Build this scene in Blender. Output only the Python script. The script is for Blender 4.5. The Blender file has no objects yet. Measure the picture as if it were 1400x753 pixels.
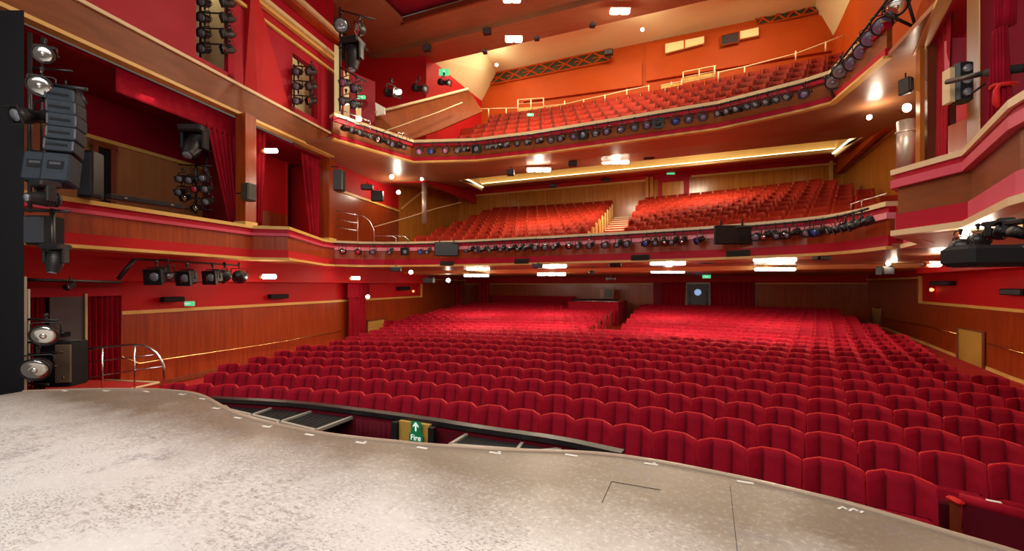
import bpy, math, random
from mathutils import Vector, Matrix
random.seed(7)
C = bpy.data.collections.new('theatre'); bpy.context.scene.collection.children.link(C)
EYE = 1.75; F = 560.0; TH = math.radians(21.4); HOR = 390.0
cT, sT = math.cos(TH), math.sin(TH)

# ---------- survey helpers: turn a bearing in the photo plus a known height, depth or wall into a place ----------
def D(px, py, d):
    r = (px - 700) / F * d
    return Vector((r * cT - d * sT, r * sT + d * cT, EYE + (HOR - py) * d / F))
def A(px, py, z):
    return D(px, py, F * (z - EYE) / (HOR - py))
def A2(px, py, z):
    p = A(px, py, z); return (p.x, p.y)
def L(px, a, b, py=HOR):
    k = (px - 700) / F
    # r = k d  ->  x(cT + k sT) = y(k cT - sT)
    al, be = cT + k * sT, k * cT - sT
    dx, dy = b[0] - a[0], b[1] - a[1]
    t = (be * a[1] - al * a[0]) / (al * dx - be * dy)
    x, y = a[0] + t * dx, a[1] + t * dy
    d = -x * sT + y * cT
    return Vector((x, y, EYE + (HOR - py) * d / F))
def proj(x, y, z):
    d = -x * sT + y * cT; r = x * cT + y * sT
    if d < .05: return (9999, 9999, d)
    return (700 + F * r / d, HOR - F * (z - EYE) / d, d)

# ---------- materials ----------
def nm(name, col, rough=.6, metal=0, spec=.5, col2=None, scale=5, stretch=(1, 1, 1), bump=0, bscale=80,
       emit=None, estr=0, coat=0, sheen=0, detail=4, contrast=.5, alpha=1, trans=0):
    m = bpy.data.materials.new(name); m.use_nodes = True
    nt = m.node_tree; b = nt.nodes['Principled BSDF']
    b.inputs['Base Color'].default_value = (*col, 1); b.inputs['Roughness'].default_value = rough
    b.inputs['Metallic'].default_value = metal; b.inputs['Specular IOR Level'].default_value = spec
    b.inputs['Coat Weight'].default_value = coat; b.inputs['Coat Roughness'].default_value = .15
    b.inputs['Sheen Weight'].default_value = sheen
    if sheen: b.inputs['Sheen Tint'].default_value = (1, .25, .15, 1); b.inputs['Sheen Roughness'].default_value = .35
    if trans: b.inputs['Transmission Weight'].default_value = trans
    if emit: b.inputs['Emission Color'].default_value = (*emit, 1); b.inputs['Emission Strength'].default_value = estr
    tc = nt.nodes.new('ShaderNodeTexCoord'); mp = nt.nodes.new('ShaderNodeMapping')
    mp.inputs['Scale'].default_value = stretch; nt.links.new(tc.outputs['Object'], mp.inputs['Vector'])
    if col2:
        n = nt.nodes.new('ShaderNodeTexNoise'); n.inputs['Scale'].default_value = scale; n.inputs['Detail'].default_value = detail
        nt.links.new(mp.outputs[0], n.inputs['Vector'])
        cr = nt.nodes.new('ShaderNodeValToRGB'); cr.color_ramp.elements[0].position = .5 - contrast / 2; cr.color_ramp.elements[1].position = .5 + contrast / 2
        cr.color_ramp.elements[0].color = (*col, 1); cr.color_ramp.elements[1].color = (*col2, 1)
        nt.links.new(n.outputs['Fac'], cr.inputs[0]); nt.links.new(cr.outputs[0], b.inputs['Base Color'])
    if bump:
        n2 = nt.nodes.new('ShaderNodeTexNoise'); n2.inputs['Scale'].default_value = bscale
        nt.links.new(mp.outputs[0], n2.inputs['Vector'])
        bp = nt.nodes.new('ShaderNodeBump'); bp.inputs['Strength'].default_value = bump; bp.inputs['Distance'].default_value = .01
        nt.links.new(n2.outputs['Fac'], bp.inputs['Height']); nt.links.new(bp.outputs[0], b.inputs['Normal'])
    return m
M = {}
M['velvet'] = nm('velvet_red', (.25, .003, .014), .8, spec=.12, col2=(.37, .006, .022), scale=7, sheen=.10, bump=.15)
M['velvet_pipe'] = nm('velvet_piping', (.60, .012, .014), .6, spec=.2, sheen=.35)
M['velvet_warm'] = nm('velvet_orange_red', (.25, .014, .005), .8, spec=.12, col2=(.34, .024, .008), scale=6, sheen=.12)
M['arm_warm'] = nm('orange_velvet_arm', (.60, .06, .014), .7, spec=.15, sheen=.2)
M['ledge_lit'] = nm('lit_ledge_red', (.80, .26, .32), .4, spec=.4, col2=(.84, .32, .38), scale=2)  # light falling on the circle ledge, put into a pale red
M['wood_brown'] = nm('brown_varnished_panel', (.17, .040, .008), .42, spec=.25, col2=(.27, .072, .014), scale=2.2, stretch=(.6, .6, 2.5), coat=.0, detail=7)
M['upper_gap_shade'] = nm('seat_gap_shade', (.12, .012, .004), .8)  # shade of the gaps between upper seats, painted on their arms and piping
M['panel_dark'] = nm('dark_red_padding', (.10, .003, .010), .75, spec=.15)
M['velvet_upper'] = nm('burnt_orange_velvet', (.19, .010, .003), .8, spec=.1, col2=(.27, .018, .005), scale=6)
M['steel'] = nm('polished_steel_duct', (.62, .56, .50), .38, metal=.6)
M['wood_matt'] = nm('plain_brown_panel', (.17, .036, .006), .55, spec=.15, col2=(.24, .055, .010), scale=1.5, stretch=(3, 3, .5))
M['seat_dark'] = nm('seat_shell', (.06, .006, .006), .5)
M['armwood'] = nm('arm_wood', (.22, .07, .02), .35, col2=(.3, .1, .03), scale=8, stretch=(1, 1, 6))
M['wood'] = nm('varnished_panel', (.20, .020, .004), .3, col2=(.46, .080, .012), scale=2.6, stretch=(5, 5, .3), coat=.35, detail=8, bump=.04, bscale=6, contrast=.7)
M['wood_dark'] = nm('varnished_panel_dark', (.16, .035, .012), .32, col2=(.25, .06, .02), scale=2.2, stretch=(3, 3, .4), coat=.35, detail=7)
M['wood_gold'] = nm('golden_panel', (.40, .12, .012), .28, col2=(.60, .24, .028), scale=2.4, stretch=(4, 4, .25), coat=.4, detail=7, bump=.08, bscale=5)
M['wood_pale'] = nm('pale_panel', (.42, .17, .06), .4, col2=(.52, .24, .09), scale=2, stretch=(3, 3, .4), coat=.2)
M['gold'] = nm('gold_paint', (.72, .44, .10), .42, col2=(.8, .52, .15), scale=3)
M['gold_pale'] = nm('pale_gold_rail', (.74, .56, .30), .4, col2=(.8, .62, .36), scale=3)
M['brass'] = nm('brass', (.85, .6, .25), .25, metal=1)
M['chrome'] = nm('chrome', (.8, .78, .76), .24, metal=1)
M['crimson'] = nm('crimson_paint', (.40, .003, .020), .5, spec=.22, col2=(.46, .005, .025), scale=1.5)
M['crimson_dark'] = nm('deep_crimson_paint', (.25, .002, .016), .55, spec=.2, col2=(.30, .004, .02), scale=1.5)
M['rose'] = nm('rose_and_ledge_light', (.62, .07, .12), .45, spec=.3, col2=(.68, .09, .15), scale=2)  # rose bands; on the box ledges the pink paints light falling there
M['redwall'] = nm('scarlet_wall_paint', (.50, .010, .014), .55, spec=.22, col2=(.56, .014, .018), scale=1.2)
M['orange'] = nm('orange_wall_paint', (.42, .058, .004), .6, spec=.2, col2=(.48, .075, .006), scale=.8)
M['orange_dark'] = nm('burnt_orange_paint', (.36, .035, .006), .6)
M['beige'] = nm('cream_gold_ceiling_paint', (.78, .74, .40), .55, col2=(.82, .78, .45), scale=.7)
M['soffit'] = nm('satin_brown_soffit', (.31, .13, .06), .36, col2=(.39, .175, .085), scale=1.2, stretch=(1, 5, 1), detail=5, coat=.15)
M['soffit_gold'] = nm('satin_gold_soffit', (.62, .42, .15), .35, col2=(.68, .48, .19), scale=1.2, stretch=(1, 5, 1))
M['maroon'] = nm('maroon_ceiling_panel', (.30, .004, .025), .6)
M['carpet'] = nm('red_carpet', (.46, .012, .01), .9, col2=(.56, .02, .014), scale=40, bump=.3, bscale=300)
M['black'] = nm('black_metal', (.009, .009, .010), .4, col2=(.018, .016, .016), scale=12)
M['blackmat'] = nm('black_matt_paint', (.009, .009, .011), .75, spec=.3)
M['grille'] = nm('dark_speaker_grille', (.03, .035, .045), .6, col2=(.05, .055, .065), scale=60)
M['slate'] = nm('slate_speaker_case', (.014, .023, .032), .6, spec=.3, col2=(.022, .034, .046), scale=8)
M['darkpanel'] = nm('charcoal_door_paint', (.075, .078, .085), .5, col2=(.09, .092, .1), scale=3)
M['lens'] = nm('lantern_lens', (.22, .23, .27), .08, spec=.9, coat=1)
M['lens_violet'] = nm('violet_lens', (.20, .17, .30), .1, spec=.9, coat=1)
M['lens_pink'] = nm('pink_gel', (.55, .16, .34), .12, spec=.8, coat=1)
M['lens_blue'] = nm('blue_gel', (.05, .09, .42), .12, spec=.8, coat=1)
M['silver'] = nm('reflector', (.85, .83, .78), .15, metal=1)
M['white'] = nm('white_enamel', (.85, .84, .8), .4)
M['tube'] = nm('lit_lamp', (1, .95, .85), .5, emit=(1, .93, .78), estr=18)
M['cove'] = nm('lit_cove_strip', (1, .85, .5), .5, emit=(1, .80, .5), estr=6)
M['green'] = nm('lit_green_sign', (.05, .5, .2), .4, emit=(.12, .8, .35), estr=1.6)
M['greenpaint'] = nm('green_sign_paint', (.01, .26, .10), .5)
M['signwhite'] = nm('sign_white', (.9, .9, .9), .5, emit=(.9, 1, .9), estr=1.2)
M['glass'] = nm('dark_window_glass', (.05, .05, .06), .06, spec=.9)
M['litroom'] = nm('lit_room_panel', (.75, .6, .25), .5, emit=(.9, .7, .3), estr=.5)
M['olive'] = nm('olive_lattice_backing', (.035, .035, .012), .7)
M['mesh'] = nm('pit_net', (.05, .055, .045), .7, col2=(.09, .095, .075), scale=90)
M['pitframe'] = nm('pit_frame_metal', (.42, .40, .33), .4)
M['yellowdoor'] = nm('ochre_door', (.50, .29, .05), .45, col2=(.56, .33, .07), scale=2)
M['stagelip'] = nm('stage_edge_strip', (.36, .27, .20), .35, col2=(.42, .32, .24), scale=3)
M['line'] = nm('dark_trap_joint', (.04, .035, .03), .8)
M['tape'] = nm('white_marking_tape', (.8, .79, .75), .6)
M['screen'] = nm('dark_screen', (.02, .018, .016), .35)
M['redlens'] = nm('red_lens', (.6, .02, .05), .1, spec=.8, coat=1)

# stage boards: white paint worn off towards the curved edge
def stage_mat():
    m = bpy.data.materials.new('worn_stage_paint'); m.use_nodes = True; nt = m.node_tree; N = nt.nodes; K = nt.links
    b = N['Principled BSDF']; tc = N.new('ShaderNodeTexCoord')
    def noise(s, d=5, r=.6, vec=None):
        n = N.new('ShaderNodeTexNoise'); n.inputs['Scale'].default_value = s; n.inputs['Detail'].default_value = d; n.inputs['Roughness'].default_value = r
        K.new(vec or tc.outputs['Object'], n.inputs['Vector']); return n.outputs['Fac']
    def ramp(v, a, c):
        r = N.new('ShaderNodeMapRange'); r.inputs[1].default_value = a; r.inputs[2].default_value = c; K.new(v, r.inputs[0]); return r.outputs[0]
    def mth(op, a, c):
        r = N.new('ShaderNodeMath'); r.operation = op
        for i, v in enumerate((a, c)):
            if isinstance(v, (int, float)): r.inputs[i].default_value = v
            else: K.new(v, r.inputs[i])
        return r.outputs[0]
    def mix(f, a, c):
        r = N.new('ShaderNodeMix'); r.data_type = 'RGBA'; K.new(f, r.inputs[0])
        for i, v in ((6, a), (7, c)):
            if isinstance(v, tuple): r.inputs[i].default_value = (*v, 1)
            else: K.new(v, r.inputs[i])
        return r.outputs[2]
    sep = N.new('ShaderNodeSeparateXYZ'); K.new(tc.outputs['Object'], sep.inputs[0])
    mp = N.new('ShaderNodeMapping'); mp.inputs['Scale'].default_value = (1, 2.2, 1); mp.inputs['Rotation'].default_value = (0, 0, .35); K.new(tc.outputs['Object'], mp.inputs[0])
    band = mth('ADD', ramp(sep.outputs[1], 2.15, 3.55), mth('MULTIPLY', mth('SUBTRACT', noise(.9, 6, .65), .5), 1.0))
    paint = mix(noise(.7, 4), (.80, .79, .78), (.62, .60, .57))
    bare = mix(noise(1.3, 6, .7, mp.outputs[0]), (.15, .115, .085), (.30, .24, .17))
    col = mix(ramp(band, .25, .95), paint, bare)
    # scuffs and chips that show dark boards through the paint
    chips = mth('MULTIPLY', ramp(noise(30, 3, .6, mp.outputs[0]), .53, .60), ramp(noise(1.1, 5, .65), .42, .60))
    col = mix(mth('MULTIPLY', chips, .85), col, (.20, .18, .17))
    specks = mth('MULTIPLY', ramp(noise(9, 8, .85, mp.outputs[0]), .50, .60), mth('MULTIPLY', ramp(noise(.75, 6, .65), .46, .60), .95))
    col = mix(specks, col, (.27, .21, .165))
    pale = mth('MULTIPLY', ramp(noise(22, 4, .75), .52, .62), ramp(band, 1.2, .2))
    col = mix(mth('MULTIPLY', pale, .6), col, (.86, .85, .82))
    col = mix(mth('MULTIPLY', mth('MULTIPLY', ramp(noise(1.7, 6, .7), .56, .66), ramp(noise(17, 4, .7), .42, .56)), .6), col, (.20, .19, .21))
    K.new(col, b.inputs['Base Color'])
    K.new(mth('ADD', mth('MULTIPLY', noise(2.5, 5), .25), .26), b.inputs['Roughness'])
    bp = N.new('ShaderNodeBump'); bp.inputs['Strength'].default_value = .25; bp.inputs['Distance'].default_value = .004
    K.new(noise(25, 5, .7, mp.outputs[0]), bp.inputs['Height']); K.new(bp.outputs[0], b.inputs['Normal'])
    return m
M['stage'] = stage_mat()

# ---------- mesh builder ----------
class MB:
    def __init__(s): s.v = []; s.f = []; s.m = []; s.mats = []; s.sm = []
    def mi(s, mat):
        if mat not in s.mats: s.mats.append(mat)
        return s.mats.index(mat)
    def add(s, vs, fs, mat=0, smooth=False):
        o = len(s.v); s.v += [tuple(v) for v in vs]
        for f in fs: s.f.append(tuple(i + o for i in f)); s.m.append(mat); s.sm.append(smooth)
        return s
    def xf(s, mtx):
        s.v = [tuple(mtx @ Vector(v)) for v in s.v]; return s
    def box(s, c, d, rz=0, tilt=0, mat=0, bev=0):
        x, y, z = d[0] / 2, d[1] / 2, d[2] / 2
        R = Matrix.Rotation(rz, 3, 'Z') @ Matrix.Rotation(tilt, 3, 'X'); c = Vector(c)
        if bev:
            vs = []; b = min(bev, x * .9, y * .9, z * .9)
            for zz, ins in ((-z, b), (-z + b, 0), (z - b, 0), (z, b)):
                for sx, sy, k in ((-1, -1, 0), (-1, -1, 1), (1, -1, 1), (1, -1, 0), (1, 1, 0), (1, 1, 1), (-1, 1, 1), (-1, 1, 0)):
                    px, py = sx * (x - ins), sy * (y - ins)
                    if k: px -= sx * b
                    else: py -= sy * b
                    vs.append(c + R @ Vector((px, py, zz)))
            fs = [tuple(range(7, -1, -1)), tuple(range(24, 32))]
            for l in range(3):
                for i in range(8): j = (i + 1) % 8; fs.append((l * 8 + i, l * 8 + j, l * 8 + 8 + j, l * 8 + 8 + i))
            return s.add(vs, fs, mat)
        vs = [c + R @ Vector((sx * x, sy * y, sz * z)) for sz in (-1, 1) for sx, sy in ((-1, -1), (1, -1), (1, 1), (-1, 1))]
        return s.add(vs, [(3, 2, 1, 0), (4, 5, 6, 7), (0, 1, 5, 4), (1, 2, 6, 5), (2, 3, 7, 6), (3, 0, 4, 7)], mat)
    def tube(s, pts, r, n=8, mat=0, caps=True, closed=False):
        pts = [Vector(p) for p in pts]; vs = []; fs = []; N = len(pts); up = None
        for i, p in enumerate(pts):
            if closed: t = pts[(i + 1) % N] - pts[i - 1]
            else: t = (pts[min(i + 1, N - 1)] - pts[max(i - 1, 0)])
            t.normalize()
            if up is None: up = Vector((0, 0, 1)) if abs(t.z) < .9 else Vector((1, 0, 0))
            a = t.cross(up); a.normalize(); b2 = a.cross(t); up = b2
            rr = r[i] if isinstance(r, (list, tuple)) else r
            for k in range(n):
                g = 2 * math.pi * k / n; vs.append(p + a * math.cos(g) * rr + b2 * math.sin(g) * rr)
        for i in range(N if closed else N - 1):
            for k in range(n):
                k2 = (k + 1) % n; j = (i + 1) % N
                fs.append((i * n + k, i * n + k2, j * n + k2, j * n + k))
        if caps and not closed: fs += [tuple(range(n - 1, -1, -1)), tuple(range((N - 1) * n, N * n))]
        return s.add(vs, fs, mat, n > 4)
    def lathe(s, prof, axis_o, axis_d, n=16, mat=0, smooth=True):
        # prof: list of (dist along axis, radius)
        o = Vector(axis_o); d = Vector(axis_d).normalized()
        u = d.cross(Vector((0, 0, 1))) if abs(d.z) < .95 else d.cross(Vector((1, 0, 0)))
        u.normalize(); w = u.cross(d); vs = []; fs = []
        for t, r in prof:
            for k in range(n):
                g = 2 * math.pi * k / n; vs.append(o + d * t + (u * math.cos(g) + w * math.sin(g)) * max(r, .0005))
        for i in range(len(prof) - 1):
            for k in range(n):
                k2 = (k + 1) % n; fs.append((i * n + k, i * n + k2, i * n + n + k2, i * n + n + k))
        fs += [tuple(range(n - 1, -1, -1)), tuple(range((len(prof) - 1) * n, len(prof) * n))]
        return s.add(vs, fs, mat, smooth)
    def prism(s, poly, z0, z1, mat=0):
        n = len(poly)
        g = lambda z, p: z(p) if callable(z) else z
        vs = [(p[0], p[1], g(z0, p)) for p in poly] + [(p[0], p[1], g(z1, p)) for p in poly]
        fs = [tuple(range(n - 1, -1, -1)), tuple(range(n, 2 * n))] + [(i, (i + 1) % n, n + (i + 1) % n, n + i) for i in range(n)]
        return s.add(vs, fs, mat)
    def slab(s, q, th, mat=0):
        # polygon q in 3D given thickness along its normal (away behind)
        q = [Vector(p) for p in q]; nrm = Vector((0, 0, 0)); n = len(q)
        for i in range(n): nrm += q[i].cross(q[(i + 1) % n])
        nrm.normalize(); vs = q + [p + nrm * th for p in q]
        return s.add(vs, [tuple(range(n - 1, -1, -1)), tuple(range(n, 2 * n))] + [(i, (i + 1) % n, n + (i + 1) % n, n + i) for i in range(n)], mat)
    def sweep(s, path, prof, mat=0, closed=True, smooth=False, dz=None):
        # prof (offset, z): offset > 0 goes to the right of travel. path of (x, y) or (x, y, z-shift)
        n = len(path); P = [Vector((p[0], p[1])) for p in path]; vs = []; fs = []; m = len(prof)
        for i in range(n):
            a = P[i] - P[i - 1] if i else P[1] - P[0]; b = P[i + 1] - P[i] if i < n - 1 else P[i] - P[i - 1]
            a.normalize(); b.normalize(); na = Vector((a.y, -a.x)); nb = Vector((b.y, -b.x)); nn = na + nb; nn.normalize()
            k = 1 / max(.35, nn.dot(na)); zs = path[i][2] if len(path[i]) > 2 else 0
            for o, z in prof: q = P[i] + nn * o * k; vs.append((q.x, q.y, z + zs))
        for i in range(n - 1):
            for j in range(m if closed else m - 1):
                j2 = (j + 1) % m; fs.append((i * m + j, i * m + j2, (i + 1) * m + j2, (i + 1) * m + j))
        if closed: fs += [tuple(range(m - 1, -1, -1)), tuple(range((n - 1) * m, n * m))]
        return s.add(vs, fs, mat, smooth)
    def build(s, name, mat, parent=None, kind=None, loc=None):
        me = bpy.data.meshes.new(name); me.from_pydata(s.v, [], s.f)
        mats = mat if isinstance(mat, (list, tuple)) else [mat]
        for x in mats: me.materials.append(x)
        me.polygons.foreach_set('material_index', s.m); me.polygons.foreach_set('use_smooth', s.sm)
        me.update()
        import bmesh
        bm = bmesh.new(); bm.from_mesh(me); bmesh.ops.recalc_face_normals(bm, faces=bm.faces); bm.to_mesh(me); bm.free()
        o = bpy.data.objects.new(name, me); C.objects.link(o)
        if parent: o.parent = parent
        if kind: o['kind'] = kind
        if loc: o.location = loc
        return o
def tag(o, label, cat, group=None, kind=None):
    if label: o['label'] = label
    if cat: o['category'] = cat
    if group: o['group'] = group
    if kind: o['kind'] = kind
    return o
def thing(name, label, cat, loc=(0, 0, 0), rz=0, group=None):
    o = bpy.data.objects.new(name, None); o.empty_display_size = .1; C.objects.link(o)
    o.location = loc; o.rotation_euler = (0, 0, rz); return tag(o, label, cat, group)
def copy_tree(o, parent=None):
    c = o.copy(); C.objects.link(c); c.parent = parent
    for ch in [x for x in KIDS.get(o.name, [])]: copy_tree(ch, c)
    return c
KIDS = {}
def index_kids(o):
    KIDS[o.name] = list(o.children)
    for c in o.children: index_kids(c)
def box_obj(name, mat, c, d, rz=0, tilt=0, parent=None, bev=0, **k):
    return MB().box(c, d, rz, tilt, 0, bev).build(name, mat, parent, **k)
def put(o, lab, loc, rz, group=None, rx=0):
    o.location = loc; o.rotation_euler = (rx, 0, rz)
    if lab: o['label'] = lab
    if group: o['group'] = group
    return o
ORD = ['first','second','third','fourth','fifth','sixth','seventh','eighth','ninth','tenth','eleventh','twelfth','thirteenth','fourteenth','fifteenth','sixteenth','seventeenth','eighteenth','nineteenth','twentieth']
def ordw(i):
    if i < 20: return ORD[i]
    tens = {2: 'twenty', 3: 'thirty', 4: 'forty', 5: 'fifty'}; n = i + 1
    if n % 10 == 0: return {30: 'thirtieth', 40: 'fortieth', 50: 'fiftieth', 20: 'twentieth'}[n]
    return tens[n // 10] + '-' + ORD[n % 10 - 1]
class Proto:
    """first call hands out the built thing itself, later calls copies of it"""
    def __init__(s, root): bpy.context.view_layer.update(); s.r = root; index_kids(root); s.used = False
    def get(s):
        if not s.used: s.used = True; return s.r
        return copy_tree(s.r)
def curtain(name, a, b, z0, z1, mat, folds=8, amp=.06, parent=None, taper=None, gather=None):
    a = Vector(a[:2]); b = Vector(b[:2]); t = b - a; ln = t.length; t.normalize(); n = Vector((t.y, -t.x))
    nu = folds * 8; nv = 10; vs = []; fs = []
    for side in (0, 1):
        for j in range(nv + 1):
            v = j / nv; z = z0 + (z1 - z0) * v
            w = 1.0; c = .5
            if gather: w, c = gather(v)
            for i in range(nu + 1):
                u = i / nu; uu = c + (u - .5) * w
                o = math.sin(u * folds * 2 * math.pi) * amp * (1 - .35 * v) + math.sin(u * folds * 5.1 + v * 2) * amp * .25 + (side * .012)
                q = a + t * ln * uu + n * o; vs.append((q.x, q.y, z))
    S = (nv + 1) * (nu + 1)
    for side in (0, 1):
        for j in range(nv):
            for i in range(nu):
                k = side * S + j * (nu + 1) + i; f = (k, k + 1, k + nu + 2, k + nu + 1); fs.append(f if side else f[::-1])
    for i in range(nu):
        fs.append((i, i + 1, S + i + 1, S + i)); k = nv * (nu + 1) + i; fs.append((k, S + k, S + k + 1, k + 1))
    return MB().add(vs, fs, 0, True).build(name, mat, parent)
# ---------- survey lines (plan) ----------
WLx = lambda y: -12.0 - .11 * y
WRx = lambda y: 7.0 + .11 * y
WL = ((WLx(2), 2), (WLx(28.5), 28.5)); WR = ((WRx(2), 2), (WRx(28.5), 28.5))
def st_floor(y):
    K = [(-5, -.97), (8, -.97), (10, -.93), (15.5, -.85), (21, -.60), (25.5, -.42), (28.6, -.36), (40, -.3)]
    for (a, za), (b, zb) in zip(K, K[1:]):
        if y <= b: return za + (zb - za) * (y - a) / (b - a)
    return -.3

# ================= STAGE =================
edge_px = [(34, 534.5), (120, 531.5), (200, 531.5), (230, 533), (262, 536), (280, 541), (295, 549), (312, 559), (337, 569), (380, 580), (430, 590), (480, 597), (530, 602), (580, 607), (623, 610), (680, 613.7), (737, 616), (794, 617.5), (837, 621), (880, 627), (938, 637), (997, 649), (1030, 656), (1084, 669), (1164, 688), (1265, 718), (1316, 733), (1383, 752), (1450, 775)]
edge = [A2(x, y, 0) for x, y in edge_px]
def smooth(pts, it=2):
    for _ in range(it):
        q = [pts[0]]
        for a, b in zip(pts, pts[1:]):
            q += [(.75 * a[0] + .25 * b[0], .75 * a[1] + .25 * b[1]), (.25 * a[0] + .75 * b[0], .25 * a[1] + .75 * b[1])]
        q.append(pts[-1]); pts = q
    return pts
edge = smooth(edge, 2)
stage = thing('stage', 'pale scuffed stage floor with worn white paint and a wavy front edge', 'stage')
MB().prism(edge + [(6, 1.5), (6, -7), (-9.7, -7), (-9.7, 2.6), (edge[0][0], 2.9)], -.14, 0).build('stage_floor', M['stage'], stage)
MB().sweep(edge, [(.0, -.16), (.05, -.16), (.062, -.02), (.05, .012), (.03, .02), (.0, .018), (-.012, .003)]).build('edge_strip', M['stagelip'], stage)
MB().sweep(edge, [(-.08, -.16), (-.04, -.16), (-.04, -1.0), (-.08, -1.0)]).build('stage_front_skirt', M['blackmat'], stage)
tr = MB()
hp = [A(x, y, .002) for x, y in ((823, 687), (836, 658), (903, 669.5))]
for a, b in zip(hp, hp[1:]): tr.tube([a, b], .003, 4)
tr.build('trap_joint', M['line'], stage)
tr = MB()
for a, b in (((998, 663), (1008, 753)),): MB().tube([A(*a, .0), A(*b, .0)], .0022, 4).build('board_joint', M['line'], stage)
# tape marks on the stage (each one its own thing)
tapes = [(88, 534), (144, 534), (200, 535), (248, 539), (277, 545), (295, 558), (325, 571), (364, 583), (423, 594), (493, 605), (577, 612), (579, 613), (677, 619), (781, 622), (890, 634), (1019, 659)]
tapes = [t for i, t in enumerate(tapes) if i != 11]
for i, (x, y) in enumerate(tapes):
    p = A(x, y, .003); b = MB(); b.box((0, 0, 0), (.13, .035, .003)); b.box((.03, .03, 0), (.03, .05, .003)) if i % 2 else None
    tag(b.build('tape_mark', M['tape'], loc=p), 'small white tape mark on the stage edge, %s from the left' % ordw(i), 'tape mark', 'white tape marks along the stage edge')
    bpy.data.objects[-1] if False else None
b = MB(); p = A(1163, 697, .003)
for k in range(5): b.box((k * .035 - .07, .02 * (k % 2), 0), (.045, .018, .003), rz=.9 * (-1) ** k)
tag(b.build('tape_mark', M['tape'], loc=p), 'torn zigzag scrap of white tape near the right end of the stage edge', 'tape mark', 'white tape marks along the stage edge')

# ================= STALLS FLOOR AND WALLS =================
fl = MB(); ys = [4.45, 8, 10, 15.5, 21, 25.5, 28.6]
for a, b in zip(ys, ys[1:]):
    za, zb = st_floor(a), st_floor(b); xa, xb = WLx(a) - .3, WLx(b) - .3; ra, rb = WRx(a) + .3, WRx(b) + .3
    fl.add([(xa, a, za), (ra, a, za), (rb, b, zb), (xb, b, zb), (xa, a, za - .2), (ra, a, za - .2), (rb, b, zb - .2), (xb, b, zb - .2)], [(0, 1, 2, 3), (7, 6, 5, 4), (0, 4, 5, 1), (2, 6, 7, 3)])
pit_line = [A2(x, y, -.03) for x, y in ((288, 542), (300, 543.5), (350, 546), (415, 550), (500, 560.5), (580, 571), (640, 581), (700, 589.5), (766, 598.6), (851, 617))]
floor = fl.build('floor', M['carpet'], kind='structure')
# strip of floor between pit and first row / right foot of the stage
MB().prism([(1.0, 2.5), (7.6, 2.5), (7.6, 4.6), (-.3, 4.6), (-.3, 4.3)], -1.15, -.975).build('floor', M['carpet'], kind='structure')
MB().prism([(-13, 3.0), (-8.2, 3.6), (-7.6, 4.6), (-13, 4.6)], -1.15, -.975).build('floor', M['carpet'], kind='structure')
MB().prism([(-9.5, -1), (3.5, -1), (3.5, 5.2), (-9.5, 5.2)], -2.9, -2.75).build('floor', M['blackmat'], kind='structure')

trimZ = 1.07
def wallseg(name, line_a, line_b, z0, z1, mat, th=.2, side=1):
    # side = +1: room lies to the right of travel
    return MB().sweep([line_a, line_b], [(0, z0), (0, z1), (-th * side, z1), (-th * side, z0)]).build(name, mat, kind='structure')
# left wall of the stalls: entrance opening, panelling, trim, red wall, bulkhead. Travel front-to-back keeps the room on the right
yj = 21.3
p165 = (WLx(5.87), 5.87); p33 = (WLx(3.2), 3.2); pj = (WLx(yj), yj); pe = (WLx(28.5), 28.5)
pc0 = L(468, *WL); pc1 = L(494, *WL)
wallseg('wall_left', p165, pj, -1.1, trimZ, M['wood'])
wallseg('wall_left', p165, pj, trimZ, 2.7, M['redwall'])
wallseg('wall_left', pj, pe, -1.1, 2.15, M['wood'])
wallseg('wall_left', pj, pe, 2.15, 2.7, M['redwall'])
wallseg('wall_left', p33, p165, 1.55, 2.7, M['redwall'])
g = [(0, 0), (.05, 0), (.05, .10), (0, .10)]
def trim(path, z, h=.09, w=.05, mat='gold', name='trim_1'):
    return MB().sweep(path, [(0, z - h / 2), (w, z - h / 2), (w, z + h / 2), (0, z + h / 2)]).build(name, M[mat], kind='structure')
trim([p165, pj], trimZ, .09)
box_obj('trim_2', M['gold'], (pj[0] + .02, pj[1], (trimZ + 2.15) / 2), (.12, .1, 2.15 - trimZ + .09), kind='structure')
trim([pj, pe], 2.13, .07, name='trim_3')
# bulkhead running under the boxes
MB().sweep([(WLx(3.4), 3.4), pj], [(0, 1.86), (.55, 1.86), (.55, 2.52), (0, 2.52)]).build('wall_left', M['redwall'], kind='structure')
# baseboard
trim([(p165[0], p165[1]), (WLx(15.5), 15.5)], -.86, .12, .03, 'wood_dark', 'baseboard_left')
# right wall (travel back-to-front keeps the room on the right)
qj = (WRx(21.4), 21.4); qe = (WRx(28.5), 28.5); qf = (WRx(2), 2)
wallseg('wall_right', qe, qj, -1.1, 2.08, M['wood']); wallseg('wall_right', qe, qj, 2.08, 2.7, M['redwall'])
wallseg('wall_right', qj, qf, -1.1, trimZ, M['wood']); wallseg('wall_right', qj, qf, trimZ, 2.7, M['redwall'])
trim([qj, qf], trimZ, .09, name='trim_4'); trim([qe, qj], 2.06, .07, name='trim_5')
box_obj('trim_6', M['gold'], (qj[0] - .03, qj[1], (trimZ + 2.08) / 2), (.12, .1, 2.08 - trimZ + .09), kind='structure')
MB().sweep([(WRx(19), 19), (WRx(2), 2)], [(0, 2.18), (.9, 2.18), (.9, 2.52), (0, 2.52)]).build('wall_right', M['redwall'], kind='structure')
bb = MB(); ysr = [28.4, 25.5, 21, 15.5, 10, 8, 4]
bb.sweep([(WRx(y), y, st_floor(y)) for y in ysr], [(0, 0), (.03, 0), (.03, .1), (0, .1)])
bb.build('baseboard_right', M['gold'], kind='structure')
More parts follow.
